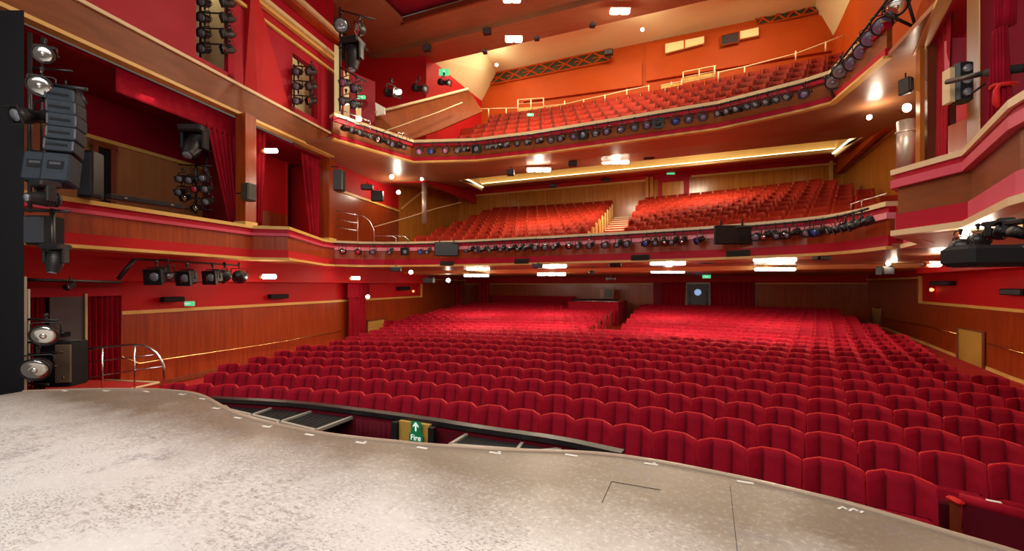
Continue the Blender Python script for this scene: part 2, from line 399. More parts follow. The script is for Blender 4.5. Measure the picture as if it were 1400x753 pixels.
# rear wall
YB = 28.5
def back(x0, x1, z0, z1, mat, name='wall_back', y=YB, th=.2):
    return MB().prism([(x0, y), (x1, y), (x1, y + th), (x0, y + th)], z0, z1).build(name, M[mat], kind='structure')
xb = lambda px: L(px, (-20, YB), (20, YB)).x
back(WLx(YB), xb(893), -.6, 1.86, 'wood'); back(xb(893), xb(1032), -.6, 1.95, 'crimson_dark'); back(xb(1032), WRx(YB), -.6, 1.86, 'wood')
back(WLx(YB), WRx(YB), 1.86, 2.6, 'redwall', y=YB + .01)
MB().box(((WLx(YB) + xb(893)) / 2, YB - .02, 1.86), (xb(893) - WLx(YB), .06, .06)).build('trim_7', M['gold'], kind='structure')
MB().box(((WRx(YB) + xb(1032)) / 2, YB - .02, 1.86), (WRx(YB) - xb(1032), .06, .06)).build('trim_8', M['gold'], kind='structure')

# stalls ceiling (rear half lies lower, in bands)
def ceil_band(y0, y1, z0, z1, mat, x0=-15.4, x1=10.4, th=.08):
    return MB().add([(x0, y0, z0), (x1, y0, z0), (x1, y1, z1), (x0, y1, z1), (x0, y0, z0 + th), (x1, y0, z0 + th), (x1, y1, z1 + th), (x0, y1, z1 + th)],
                    [(0, 1, 2, 3), (7, 6, 5, 4), (0, 4, 5, 1), (1, 5, 6, 2), (2, 6, 7, 3), (3, 7, 4, 0)]).build('ceiling', M[mat], kind='structure')
ceil_band(16.2, 18.2, 2.55, 2.50, 'soffit'); ceil_band(18.2, 18.5, 2.50, 2.36, 'soffit_gold'); ceil_band(18.5, 22.5, 2.36, 2.36, 'soffit_gold'); ceil_band(22.5, 28.7, 2.36, 2.34, 'soffit_gold')

# ================= TIER FRONTS =================
circ_box_l = [A2(20, 258.5, 3.5), A2(135, 276, 3.5), A2(345, 308.5, 3.5), A2(393, 310, 3.5), A2(441, 327, 3.5)]
circ_mid = [A2(457, 329, 3.5), A2(510, 331, 3.5), A2(576, 330.5, 3.5), A2(640, 328.3, 3.5), A2(700, 325.3, 3.5), A2(790, 320.5, 3.5), A2(880, 315.5, 3.5), A2(978, 309, 3.5), A2(1060, 302, 3.5), A2(1120, 296, 3.5), A2(1170, 288, 3.5), A2(1218, 275, 3.5)]
circ_mid = smooth(circ_mid, 1)
circ_box_r = [(4.25, 9.6), (3.2, 7.9), (3.58, 7.04), (3.05, 5.3), (2.85, 3.2)]
up_left = [A2(-40, -22, 6.7), A2(455, 215, 6.7)]
upper = [A2(455, 155, 7.6), A2(565, 192.3, 7.6), A2(650, 190, 7.6), A2(730, 180, 7.6), A2(812, 167, 7.6), A2(900, 152.5, 7.6), A2(981, 139.5, 7.6), A2(1050, 122, 7.6), A2(1100, 109, 7.6), A2(1138, 97, 7.6), (4.35, 11.3), (4.9, 11.2), (4.25, 8.6), (3.8, 6.2)]

def tier_front(root, path, bands, rail=None):
    # bands: (z0, z1, offset, thickness, material, part name)
    for z0, z1, o, th, mt, nme in bands:
        MB().sweep(path, [(o, z0), (o, z1), (o - th, z1), (o - th, z0)]).build(nme, M[mt], root)
C_BANDS = [(3.40, 3.50, .10, .30, 'gold_pale', 'top_rail'), (3.27, 3.40, .04, .14, 'crimson', 'upper_band'), (3.14, 3.27, .08, .18, 'ledge_lit', 'ledge_band'),
           (2.80, 3.14, .02, .12, 'wood', 'wood_panel'), (2.57, 2.80, .05, .15, 'crimson', 'lower_band'), (2.50, 2.57, .09, .19, 'gold', 'bottom_rail')]
BL_BANDS = [(3.41, 3.50, .08, .30, 'gold', 'top_rail'), (3.29, 3.41, .04, .14, 'crimson', 'upper_band'), (3.21, 3.29, .08, .18, 'rose', 'ledge_band'),
            (2.80, 3.21, .02, .12, 'wood', 'wood_panel'), (2.57, 2.80, .04, .14, 'redwall', 'lower_band'), (2.50, 2.57, .08, .18, 'gold', 'bottom_rail')]
U_BANDS = [(7.50, 7.60, .10, .32, 'gold_pale', 'top_rail'), (7.34, 7.50, .05, .15, 'crimson', 'upper_band'), (6.92, 7.34, .0, .10, 'wood_brown', 'wood_panel'),
           (6.76, 6.92, .03, .13, 'crimson', 'lower_band'), (6.70, 6.76, .07, .17, 'gold', 'bottom_rail')]
bal_c = thing('balcony', 'curved dress circle balcony, the lower tier, with a red and wood front', 'balcony', (0, 0, 0))
tier_front(bal_c, circ_mid, C_BANDS)
bal_u = thing('balcony', 'upper circle balcony, the high tier, with red, wood and gold front', 'balcony', (0, 0, 0))
tier_front(bal_u, upper[:11], U_BANDS)
boxl = thing('box_balcony', 'long left row of theatre boxes with stepped red, wood and gold front', 'box balcony', (0, 0, 0))
tier_front(boxl, circ_box_l + [circ_mid[0]], BL_BANDS)
boxr = thing('box_balcony', 'angular theatre box front at the right edge with pink and gold bands', 'box balcony', (0, 0, 0))
BR_BANDS = [(3.42, 3.50, .10, .32, 'gold_pale', 'top_rail'), (3.34, 3.42, .06, .16, 'crimson', 'upper_band'), (3.22, 3.34, .10, .2, 'rose', 'ledge_band'),
            (2.82, 3.22, .02, .12, 'wood_brown', 'wood_panel'), (2.58, 2.82, .05, .15, 'rose', 'lower_band'), (2.50, 2.58, .10, .2, 'gold_pale', 'bottom_rail')]
tier_front(boxr, [(4.4, 10.6)] + circ_box_r, BR_BANDS)
# facet of the right box facing the house is deep crimson below the panel
MB().sweep([circ_box_r[1], circ_box_r[2]], [(.07, 2.58), (.07, 2.82), (.05, 2.82), (.05, 2.58)]).build('crimson_facet', M['crimson'], boxr)
MB().sweep([circ_box_r[1], circ_box_r[2]], [(.075, 3.34), (.075, 3.42), (.05, 3.42), (.05, 3.34)]).build('crimson_facet', M['crimson'], boxr)
# undersides
def off(path, o):
    out = []; n = len(path)
    for i in range(n):
        a = Vector(path[i]) - Vector(path[i - 1]) if i else Vector(path[1]) - Vector(path[0]); b = Vector(path[i + 1]) - Vector(path[i]) if i < n - 1 else a
        a.normalize(); b.normalize(); nn = Vector((a.y, -a.x)) + Vector((b.y, -b.x)); nn.normalize(); q = Vector(path[i]) + nn * o; out.append((q.x, q.y))
    return out
cm = [(p[0], p[1]) for p in off(circ_mid, -.02)]
MB().prism(cm + [(cm[-1][0], 16.3), (-15.2, 16.3), (-15.2, cm[0][1]), ], 2.535, 2.62).build('soffit', M['soffit'], bal_c)
MB().prism([(cm[-1][0], cm[-1][1]), (10.2, cm[-1][1]), (10.2, 16.3), (cm[-1][0], 16.3)], 2.535, 2.62).build('soffit', M['soffit'], bal_c)
bl = off(circ_box_l, -.02)
MB().prism(bl + [(cm[0][0], cm[0][1]), (-15.2, cm[0][1]), (-14.6, bl[0][1])], 2.51, 2.62).build('soffit', M['soffit_gold'], boxl)
br = off([(4.4, 10.8)] + circ_box_r, -.02)
MB().prism(br + [(9.2, 3.2), (9.2, 10.8)], 2.51, 2.62).build('soffit', M['beige'], boxr)

# upper tier soffit
zu = 6.73
um = [(p[0], p[1]) for p in off(upper[:11], -.02)]
MB().prism(um[0:3] + [(um[2][0], 16.0), (-14.8, 16.0), (-14.8, um[0][1])], zu, zu + .1).build('soffit', M['soffit'], bal_u)
MB().prism(um[2:9] + [(um[8][0], 16.0), (um[2][0], 16.0)], zu, zu + .1).build('soffit', M['soffit'], bal_u)
MB().prism(um[8:] + [(um[-1][0], 7), (8.8, 7), (8.8, 16.0), (um[8][0], 16.0)], zu, zu + .1).build('soffit', M['soffit'], bal_u)
def cb2(x0, x1, y0, y1, z0, z1, mat, th=.1): return ceil_band(y0, y1, z0, z1, mat, x0, x1, th)
cb2(-15, 9.2, 16.0, 17.9, zu, 6.95, 'soffit')
RX0, RX1, RY0, RY1 = -9.9, 6.25, 17.9, 20.7
cb2(-15, RX0, 17.9, 20.7, 6.95, 7.3, 'soffit'); cb2(RX1, 9.2, 17.9, 20.7, 6.95, 7.3, 'soffit')
cb2(-15, 9.2, 20.7, 23.4, 7.3, 7.62, 'redwall')
# coffer above the circle seats: gold box with a lit cove
zc = 7.95
MB().prism([(RX0 - .6, RY0 - .3), (RX1 + .6, RY0 - .3), (RX1 + .6, RY1 + .5), (RX0 - .6, RY1 + .5)], zc, zc + .1).build('ceiling', M['beige'], kind='structure')
MB().box(((RX0 + RX1) / 2, RY0 + 1.0, zc - .12), (RX1 - RX0 - .6, .5, .24)).build('trim_9', M['soffit_gold'], kind='structure')
MB().box(((RX0 + RX1) / 2, RY0 + 1.9, zc - .08), (RX1 - RX0 - .6, .3, .16)).build('trim_9', M['soffit_gold'], kind='structure')
for nme, c, d in (('ceiling', ((RX0 + RX1) / 2, RY1 + .05, 7.62), (RX1 - RX0, .1, .66)), ('ceiling', (RX0 - .05, (RY0 + RY1) / 2, 7.5), (.1, RY1 - RY0, .9)), ('ceiling', (RX1 + .05, (RY0 + RY1) / 2, 7.5), (.1, RY1 - RY0, .9)), ('ceiling', ((RX0 + RX1) / 2, RY0 - .05, 7.45), (RX1 - RX0, .1, 1.0))):
    box_obj(nme, M['soffit_gold'], c, d, kind='structure')
MB().box(((RX0 + RX1) / 2, RY1 - .10, 7.30), (RX1 - RX0, .22, .12)).build('trim_10', M['soffit_gold'], kind='structure')

# ================= CIRCLE LEVEL WALLS =================
cw = [(-12.75, 12.2), (-13.5, 18.0), (-12.9, 20.4), (-12.6, 22.8)]
def poly_wall(path, z0, z1, mat, name, th=.18, o=0):
    return MB().sweep(path, [(o, z0), (o, z1), (o - th, z1), (o - th, z0)]).build(name, M[mat], kind='structure')
poly_wall(cw[:2], 2.6, 5.68, 'wood', 'wall_left'); poly_wall(cw[:2], 5.68, 7.3, 'redwall', 'wall_left')
poly_wall(cw[1:], 2.6, 7.4, 'wood_gold', 'wall_left')
trim(cw[:2], 5.68, .10, .06, name='trim_11')
tt = MB(); a = L(548, cw[0], cw[1], 286); b = L(580, cw[1], cw[2], 260); b2 = L(592, cw[1], cw[2], 248)
tt.tube([a + Vector((.05, -.05, 0)), b + Vector((.05, -.08, 0)), b2 + Vector((.05, -.08, 0))], .055, 6); tt.build('trim_12', M['gold'], kind='structure')
poly_wall([(-12.6, 22.75), (7.2, 22.75)], 4.2, 7.28, 'wood_gold', 'wall_back')
poly_wall([(-12.6, 22.76), (7.2, 22.76)], 7.28, 7.7, 'redwall', 'wall_back')
xc = lambda px: L(px, (-20, 22.75), (20, 22.75)).x
for x0, x1 in ((-12.6, xc(883)), (xc(945), 7.2)):
    MB().box(((x0 + x1) / 2, 22.7, 7.28), (x1 - x0, .1, .09)).build('trim_13', M['gold'], kind='structure')
for px in (885, 891): box_obj('trim_14', M['wood_gold'], (xc(px), 22.6, 6.4), (.16, .2, 2.0), kind='structure')
MB().box((xc(921), 22.68, 6.5), (xc(941) - xc(899), .12, 2.4)).build('wall_back', M['crimson'], kind='structure')
box_obj('door_1', M['wood_gold'], (xc(920), 22.58, 6.4), (xc(935) - xc(906), .08, 1.3), kind='structure')
crw = [(7.2, 22.8), (6.9, 18), (6.6, 13.5), (6.5, 10.5)]
poly_wall(crw, 2.6, 7.4, 'wood_gold', 'wall_right')
trim([crw[0], crw[1], crw[2]], 6.9, .09, .06, name='trim_15')
for px in (1135,): box_obj('trim_16', M['gold'], (xc(px), 22.65, 6.8), (.12, .12, 1.2), kind='structure')

# ================= UPPER LEVEL WALLS AND CEILING =================
ua, ub, uc = (-15.0, 16.0), (-11.2, 17.1), (-11.3, 23.5)
poly_wall([(-14.0, 12.3), (-15.0, 16.0)], 6.8, 13.1, 'redwall', 'wall_left')
poly_wall([ua, ub], 6.8, 13.1, 'redwall', 'wall_left'); poly_wall([ub, uc], 6.8, 13.5, 'redwall', 'wall_left')
poly_wall([(-11.6, 23.5), (7.2, 23.5)], 7.7, 15.1, 'orange', 'wall_back')
poly_wall([(7.0, 23.6), (6.4, 17.5), (6.3, 11)], 6.8, 13.3, 'orange', 'wall_right')
# cream sloping cheeks and rear ceiling
MB().slab([(-11.3, 17.4, 13.0), (-11.35, 23.6, 13.5), (-10.3, 23.6, 15.1), (-10.0, 17.4, 15.7)], .08).build('ceiling', M['beige'], kind='structure')
MB().slab([(7.1, 23.6, 13.5), (6.6, 17.4, 13.0), (5.6, 17.4, 15.7), (6.4, 23.6, 15.1)], .08).build('ceiling', M['beige'], kind='structure')
ceil_band(17.2, 23.7, 15.8, 15.0, 'beige', -10.9, 7.0)
box_obj('ceiling', M['beige'], (-2, 17.3, 14.6), (18.5, .1, 2.8), kind='structure')
# brown ceiling with a sunk maroon panel, and the deep beam along its rear edge
def cpanel(x0, x1, y0, y1, z, mat, th=.15): return box_obj('ceiling', M[mat], ((x0 + x1) / 2, (y0 + y1) / 2, z + th / 2), (x1 - x0, y1 - y0, th), kind='structure')
cpanel(-15.6, -10.9, 3, 16.4, 13.15, 'soffit'); cpanel(-6.6, 9, 9.0, 16.4, 13.15, 'soffit'); cpanel(-10.9, -6.6, 14.8, 16.4, 13.15, 'soffit')
cpanel(-11.1, -6.4, 8.0, 15.0, 13.55, 'maroon')
box_obj('trim_17', M['wood_dark'], (-8.75, 14.82, 13.22), (4.5, .10, .22), kind='structure'); box_obj('trim_17', M['soffit'], (-10.92, 11.9, 13.22), (.12, 6, .22), kind='structure'); box_obj('trim_17', M['soffit'], (-6.58, 11.9, 13.22), (.12, 6, .22), kind='structure')
box_obj('ceiling', M['soffit'], (-3.0, 17.05, 13.25), (24, 1.5, .6), kind='structure')
# back wall details on the orange wall
WB = ((-14, 23.48), (9, 23.48))
def quad_on(ps, line, o=.0): return [L(x, line[0], line[1], y) + Vector((0, -o, 0)) for x, y in ps]
def lattice(ps, lab, n):
    q = quad_on(ps, WB, .02); root = thing('wall_lattice', lab, 'lattice', q[0], 0, 'diamond lattices on the orange rear wall'); o = q[0]; q = [p - o for p in q]
    MB().slab(q, .02).build('backing', M['olive'], root)
    g = MB(); P = lambda u, v: (q[0].lerp(q[1], u)).lerp(q[3].lerp(q[2], u), v) + Vector((0, -.05, 0))
    for a, b in ((0, 1), (1, 2), (2, 3), (3, 0)): g.tube([q[a] + Vector((0, -.05, 0)), q[b] + Vector((0, -.05, 0))], .05, 4)
    for k in range(n):
        u0, u1 = k / n, (k + 1) / n; um_ = (u0 + u1) / 2
        g.tube([P(u0, 0), P(u1, 1)], .045, 4); g.tube([P(u0, 1), P(u1, 0)], .045, 4)
        g.tube([P(u0, .5), P(um_, .5)], .03, 4)
    g.build('lattice_bars', M['orange'], root)
lattice([(671, 102), (836.5, 67.4), (836.5, 83.5), (672, 116)], 'long diamond lattice vent on the orange rear wall, left of the windows', 7)
lattice([(1033, 20.5), (1139, -8), (1139, 12), (1033, 37)], 'diamond lattice vent high on the orange wall at the upper right', 5)
def wwin(ps, mat, nm_, div=0):
    q = quad_on(ps, WB, .30); MB().slab(q, .03).build(nm_, M[mat], kind='structure')
    f = MB()
    for a, b in ((0, 1), (1, 2), (2, 3), (3, 0)): f.tube([q[a] + Vector((0, -.03, 0)), q[b] + Vector((0, -.03, 0))], .02, 4)
    if div: f.tube([q[0].lerp(q[1], .5) + Vector((0, -.03, 0)), q[3].lerp(q[2], .5) + Vector((0, -.03, 0))], .03, 4)
    f.build('trim_18', M['orange'], kind='structure')
wwin([(909, 64), (962.6, 53.5), (962.6, 64), (909, 77.7)], 'litroom', 'window_1', 1)
wwin([(985, 53.5), (1009, 48), (1009, 62), (985, 67)], 'glass', 'window_2'); wwin([(1010, 47), (1036, 41.5), (1036, 53.5), (1010, 58.7)], 'litroom', 'window_3')
# shallow wall steps
q = quad_on([(880, 88), (880, 112)], WB)
for ps in ([(716, 118), (878, 86), (878, 118), (716, 140)], [(884, 62), (1140, 20), (1140, 70), (884, 112)]):
    MB().slab(quad_on(ps, WB, .12), .12).build('wall_back', M['orange'], kind='structure')
# ================= LEFT SIDE: PROSCENIUM, BOXES, UPPER WALL =================
pr = D(33, 500, 6.9)
PC = [D(33, 500, 6.9), D(29, 500, 7.3), D(-200, 500, 7.3), D(-200, 500, 6.9)]
MB().prism([(q.x, q.y) for q in PC], -1.4, D(33, 14, 6.9).z).build('wall_proscenium', M['blackmat'], kind='structure')
MB().box((D(32, 500, 7.0).x, D(32, 500, 7.0).y, .9), (.05, .06, 2.0), rz=.2).build('trim_19', M['pitframe'], kind='structure')
band = [(-11.05, 2.0), A2(0, 10, 6.7), A2(455, 215, 6.7)]
def bandpart(z0, z1, o, th, mat, nme): return MB().sweep(band, [(o, z0), (o, z1), (o - th, z1), (o - th, z0)]).build(nme, M[mat], kind='structure')
bandpart(6.70, 6.78, .07, .25, 'gold', 'trim_20'); bandpart(6.78, 7.52, .02, .2, 'wood_brown', 'trim_21'); bandpart(7.52, 7.60, .07, .25, 'gold_pale', 'trim_22')
UW = (band[0], band[2])
uo = off(band, -.12)
def on_band(px, o=-.12):
    a, b = off([band[0], band[2]], o); return L(px, a, b)
def uwall(px0, px1, z0, z1, mat='crimson', o=-.12, th=.15):
    a, b = on_band(px0, o), on_band(px1, o)
    return MB().sweep([(a.x, a.y), (b.x, b.y)], [(0, z0), (0, z1), (-th, z1), (-th, z0)]).build('wall_left', M[mat], kind='structure')
zof = lambda px, py: L(px, *UW, py).z
zb1 = zof(290, 84); zb2, zt2 = zof(416, 151), zof(416, 80)
uwall(-60, 268, 7.55, 13.2); uwall(268, 320, 7.55, zb1); uwall(268, 320, zof(290, -60), 13.2); uwall(312, 400, 7.55, 13.2)
uwall(400, 434, 7.55, zb2); uwall(400, 434, zt2, 13.2); uwall(434, 456, 7.55, 13.2)
for a_, b_, zz0, zz1 in ((262, 322, zb1, zof(290, -60)), (396, 438, zb2, zt2)):
    a, b = on_band(a_, -.9), on_band(b_, -.9)
    MB().sweep([(a.x, a.y), (b.x, b.y)], [(0, zz0 - .4), (0, zz1 + .4), (-.1, zz1 + .4), (-.1, zz0 - .4)]).build('wall_left', M['beige'], kind='structure')
# light and shade pattern on the upper wall, put in as a scarlet fold
a = on_band(352, -.0); b = on_band(398, -.11)
MB().add([(a.x, a.y, 7.6), (b.x, b.y, 7.6), (on_band(345, .12).x, on_band(345, .12).y, 11), (on_band(334, -.11).x, on_band(334, -.11).y, 7.6), (on_band(334, -.11).x, on_band(334, -.11).y, 11)], [(0, 1, 2), (3, 0, 2, 4)]).build('wall_left', M['redwall'], kind='structure')
for z, h, w, mt in ((10.07, .09, .10, 'gold'), (10.62, .12, .26, 'gold_pale'), (10.50, .12, .16, 'gold'), (11.45, .14, .40, 'gold_pale'), (11.30, .16, .28, 'wood')):  # pale upper strips put the cornice highlights into the colour
    a, b = on_band(150), on_band(456)
    MB().sweep([(a.x, a.y), (b.x, b.y)], [(0, z - h / 2), (w, z - h / 2), (w, z + h / 2), (0, z + h / 2)]).build('trim_23', M[mt], kind='structure')
MB().prism([(-12.45, 12.05), (-14.3, 12.4), (-14.3, 12.2), (-12.45, 11.9)], 6.7, 13.1).build('wall_left', M['redwall'], kind='structure')

# box interiors
bk = [(-13.6, 2.5), (-14.05, 6), (-14.9, 12.4)]
c1 = A(335, 307.5, 3.5); c2 = A(447, 328.5, 3.5)
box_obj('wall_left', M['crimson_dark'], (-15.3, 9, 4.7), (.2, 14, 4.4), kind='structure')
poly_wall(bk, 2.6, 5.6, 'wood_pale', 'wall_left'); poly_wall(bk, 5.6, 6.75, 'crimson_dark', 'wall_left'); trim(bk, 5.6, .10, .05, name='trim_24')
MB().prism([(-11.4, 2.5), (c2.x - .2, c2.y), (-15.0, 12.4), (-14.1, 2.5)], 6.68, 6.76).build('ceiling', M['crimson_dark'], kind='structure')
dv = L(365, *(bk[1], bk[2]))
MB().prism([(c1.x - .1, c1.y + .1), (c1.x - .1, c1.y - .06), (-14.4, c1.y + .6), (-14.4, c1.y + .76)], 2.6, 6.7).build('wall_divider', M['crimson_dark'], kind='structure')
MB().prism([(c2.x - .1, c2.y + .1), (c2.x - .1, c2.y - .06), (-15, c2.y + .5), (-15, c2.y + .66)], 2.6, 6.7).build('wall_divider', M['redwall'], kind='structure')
k0, k1 = L(347, (-13.9, 9), (-14.6, 12)), L(396, (-14.4, 10), (-14.6, 12.3))
MB().sweep([(k0.x, k0.y - .4), (-14.35, 12.0)], [(0, 2.6), (0, 4.55), (-.08, 4.55), (-.08, 2.6)]).build('wall_left', M['wood'], kind='structure')
MB().sweep([(k0.x, k0.y - .4), (-14.35, 12.0)], [(0, 4.55), (0, 6.7), (-.08, 6.7), (-.08, 4.55)]).build('wall_left', M['redwall'], kind='structure')
def col(c, w, lab, z0=3.5, z1=6.72, mat='wood', rz=.1):
    r = thing('column', lab, 'column', (c.x, c.y, 0), rz); MB().box((0, 0, (z0 + z1) / 2), (w, w, z1 - z0)).build('shaft', M[mat], r)
    MB().box((0, 0, z0 + .05), (w + .05, w + .05, .1)).build('plinth', M['gold'], r); return r
col(c1 + Vector((-.1, .1, 0)), .36, 'wood column standing on the left box front, nearer the stage', rz=.12)
col(c2 + Vector((-.12, .15, 0)), .42, 'wood column at the far end of the left boxes', rz=.2)
# valance and curtains in the left boxes
def nodes_curtain(nm_, a, b, z0, z1, lab, folds=6, amp=.05, gather=None, mat='velvet'):
    o = curtain(nm_, a, b, z0, z1, M[mat], folds, amp, gather=gather); return tag(o, lab, 'curtain')
bo = lambda px, o=-.28: on_band(px, o)
nodes_curtain('valance', bo(158), bo(326), 6.12, 6.7, 'long crimson valance hung below the wood band over the left box', 10, .012)
nodes_curtain('curtain', bo(282), bo(326), 3.5, 6.2, 'crimson box curtain swept towards the nearer wood column', 6, .05, gather=lambda v: (.30 + .70 * v, .84 - .34 * v))
nodes_curtain('curtain', bo(347), bo(364), 3.5, 6.6, 'narrow crimson curtain right behind the nearer wood column', 3, .05, gather=lambda v: (.6 + .4 * v, .3 + .2 * v))
nodes_curtain('curtain', bo(411), bo(437), 3.5, 6.5, 'crimson curtain hanging beside the far wood column of the left boxes', 4, .05, gather=lambda v: (.55 + .45 * v, .72 - .22 * v))
# dark door frames standing inside the left box
r = thing('door_frame', 'dark brown door frame inside the left theatre box', 'door frame', (0, 0, 0))
q0, q1 = L(126, bk[0], bk[1]) + Vector((.12, 0, 0)), L(150, bk[0], bk[1]) + Vector((.12, 0, 0))
for a in (q0, q1): MB().box((a.x, a.y, 4.0), (.12, .1, 2.8)).build('jamb', M['wood_dark'], r)
MB().box(((q0.x + q1.x) / 2, (q0.y + q1.y) / 2, 5.42), (.12, (q1.y - q0.y) + .2, .12), rz=.12).build('lintel', M['wood_dark'], r)
MB().box(((q0.x + q1.x) / 2 - .03, (q0.y + q1.y) / 2, 4.0), (.04, (q1.y - q0.y), 2.75), rz=.12).build('door_leaf', M['blackmat'], r)
q = A(212, 279, 3.5)
r = thing('equipment_case', 'long low black equipment case lying behind the left box rail', 'case', (q.x - .28, q.y, 3.5), -.12 + math.pi / 2)
MB().box((0, 0, .06), (1.3, .26, .12), bev=.02).build('case_body', M['black'], r)
for s in (-.4, .4): MB().box((s, -.135, .06), (.05, .02, .03)).build('latch', M['chrome'], r)

# ---- entrance below the boxes ----
inn = ((WLx(3) - .9, 3.0), (WLx(6.5) - .9, 6.5))
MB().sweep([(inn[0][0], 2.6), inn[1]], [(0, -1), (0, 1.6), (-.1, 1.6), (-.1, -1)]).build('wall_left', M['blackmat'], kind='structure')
e = lambda px, o=.0: L(px, (p33[0] + o, p33[1]), (p165[0] + o, p165[1]))
nodes_curtain('curtain', e(26, .05), e(61, .05), -.5, 1.58, 'red entrance curtain at the far left beside the dark proscenium', 5, .06)
nodes_curtain('curtain', e(119, .05), e(165, .05), -.5, 1.58, 'red entrance curtain between the grey door and the panelled wall', 6, .07)
pd = thing('entrance_door', 'charcoal grey entrance door panel with a thin gold edge, between red curtains', 'door', (0, 0, 0))
a, b = e(68, .12), e(117, .12)
MB().sweep([(a.x, a.y), (b.x, b.y)], [(0, -.5), (0, 1.56), (-.05, 1.56), (-.05, -.5)]).build('door_leaf', M['darkpanel'], pd)
MB().box((b.x + .02, b.y, .53), (.04, .04, 2.06)).build('edge_strip', M['gold_pale'], pd)
b3 = e(90, .16); MB().box((b3.x, b3.y, .68), (.04, .14, .1)).build('wall_socket', M['blackmat'], pd)
MB().sweep([(p33[0], p33[1]), (p165[0], p165[1])], [(.08, 1.5), (.12, 1.5), (.12, 1.7), (.08, 1.7)]).build('trim_25', M['crimson'], kind='structure')
# platform by the entrance
pf = [A2(60, 531, -.42), A2(232, 529, -.42), A2(212, 520.5, -.42), A2(150, 515, -.42)]
pf = [A2(62, 536, -.42), A2(160, 536, -.42), A2(217, 523, -.42), A2(141, 519.5, -.42), A2(62, 519.5, -.42)]
r = thing('platform', 'small red carpeted landing beside the left end of the stage', 'platform', (0, 0, 0))
MB().prism(pf, -.99, -.42).build('carpet_top', M['carpet'], r)
t_ = MB()
for a, b in ((1, 2), (2, 3)): t_.tube([(pf[a][0], pf[a][1], -.42), (pf[b][0], pf[b][1], -.42)], .028, 6)
t_.build('nosing', M['gold_pale'], r)
# chrome guard rail
d0 = 8.2
r = thing('guard_rail', 'chrome guard rail curving down beside the red landing at the left', 'railing', (0, 0, 0))
def P8(x, y, d=d0): return D(x, y, d)
bot = P8(184, 531); zb = -.42
def rail_arc(pts, d): return [D(x, y, d) for x, y in pts]
MB().tube(rail_arc([(119, 477), (140, 474.5), (165, 472), (184, 471), (196, 472), (206, 476), (214, 482), (220, 491), (224, 500), (224, 534)], d0), .022, 8).build('top_rail', M['chrome'], r)
MB().tube(rail_arc([(119, 496), (150, 492), (184, 488), (210, 485)], d0), .014, 6).build('middle_rail', M['chrome'], r)
MB().tube(rail_arc([(75, 526), (119, 517), (184, 506), (222, 501)], d0), .014, 6).build('lower_rail', M['chrome'], r)
for x, y in ((140, 475), (184, 471)): MB().tube([D(x, y, d0), Vector((D(x, y, d0).x, D(x, y, d0).y, -.42))], .016, 8).build('post', M['chrome'], r)
# brass handrails
def handrail(pts, lab, br=(), mat='brass', rr=.022):
    r = thing('handrail', lab, 'handrail', (0, 0, 0)); MB().tube(pts, rr, 8).build('rail', M[mat], r)
    for i in br: p = pts[i]; MB().tube([p, p + Vector((-.12 if p.x < 0 else .12, 0, -.05))], .01, 6).build('bracket', M[mat], r)
    return r
o_ = .14
wl_ = ((WL[0][0] + o_, WL[0][1]), (WL[1][0] + o_, WL[1][1])); wr_ = ((WR[0][0] - o_, WR[0][1]), (WR[1][0] - o_, WR[1][1]))
handrail([L(166, *wl_, 487), L(190, *wl_, 497) , L(226, *wl_, 491), L(300, *wl_, 480), L(380, *wl_, 468), L(466, *wl_, 453)], 'brass handrail along the left stalls wall, nearest the stage', (1, 3, 4))
handrail([L(548, *wl_, 441), L(590, *wl_, 432), L(618, *wl_, 423)], 'thin brass handrail climbing the left stalls wall beyond the red drape', (1,))
handrail([L(1400, *wr_, 483), L(1351, *wr_, 470)], 'short brass handrail on the right stalls wall, right of the ochre door', ())
handrail([L(1308, *wr_, 456), L(1260, *wr_, 444), L(1207, *wr_, 435)], 'brass handrail on the right stalls wall between the two ochre doors', (1,))
# ochre doors in the side walls
def sdoor(px0, px1, y0, y1, line, lab, s):
    a, b = L(px0, *line), L(px1, *line); za = L((px0 + px1) / 2, *line, y0).z; zb = L((px0 + px1) / 2, *line, y1).z; sx = .05 * s
    r = thing('side_door', lab, 'door', (0, 0, 0)); m = (a + b) / 2
    pth = [(a.x, a.y), (b.x, b.y)]
    if s < 0: pth = pth[::-1] if a.y < b.y else pth
    elif a.y > b.y: pth = pth[::-1]
    MB().sweep(pth, [(.04, zb), (.04, za), (-.02, za), (-.02, zb)]).build('door_leaf', M['yellowdoor'], r)
    f = MB()
    f.tube([(pth[0][0] + sx, pth[0][1], zb), (pth[0][0] + sx, pth[0][1], za), (pth[1][0] + sx, pth[1][1], za), (pth[1][0] + sx, pth[1][1], zb)], .045, 4); f.build('door_frame', M['wood_dark'], r)
sdoor(501, 525, 437, 459, WL, 'low ochre door in the left stalls wall beyond the red drape', 1)
sdoor(1312, 1348, 451, 509, WR, 'ochre door in a wood frame in the right stalls wall, nearer the stage', -1)
sdoor(1196, 1206, 421, 450, WR, 'narrow ochre door further back in the right stalls wall', -1)
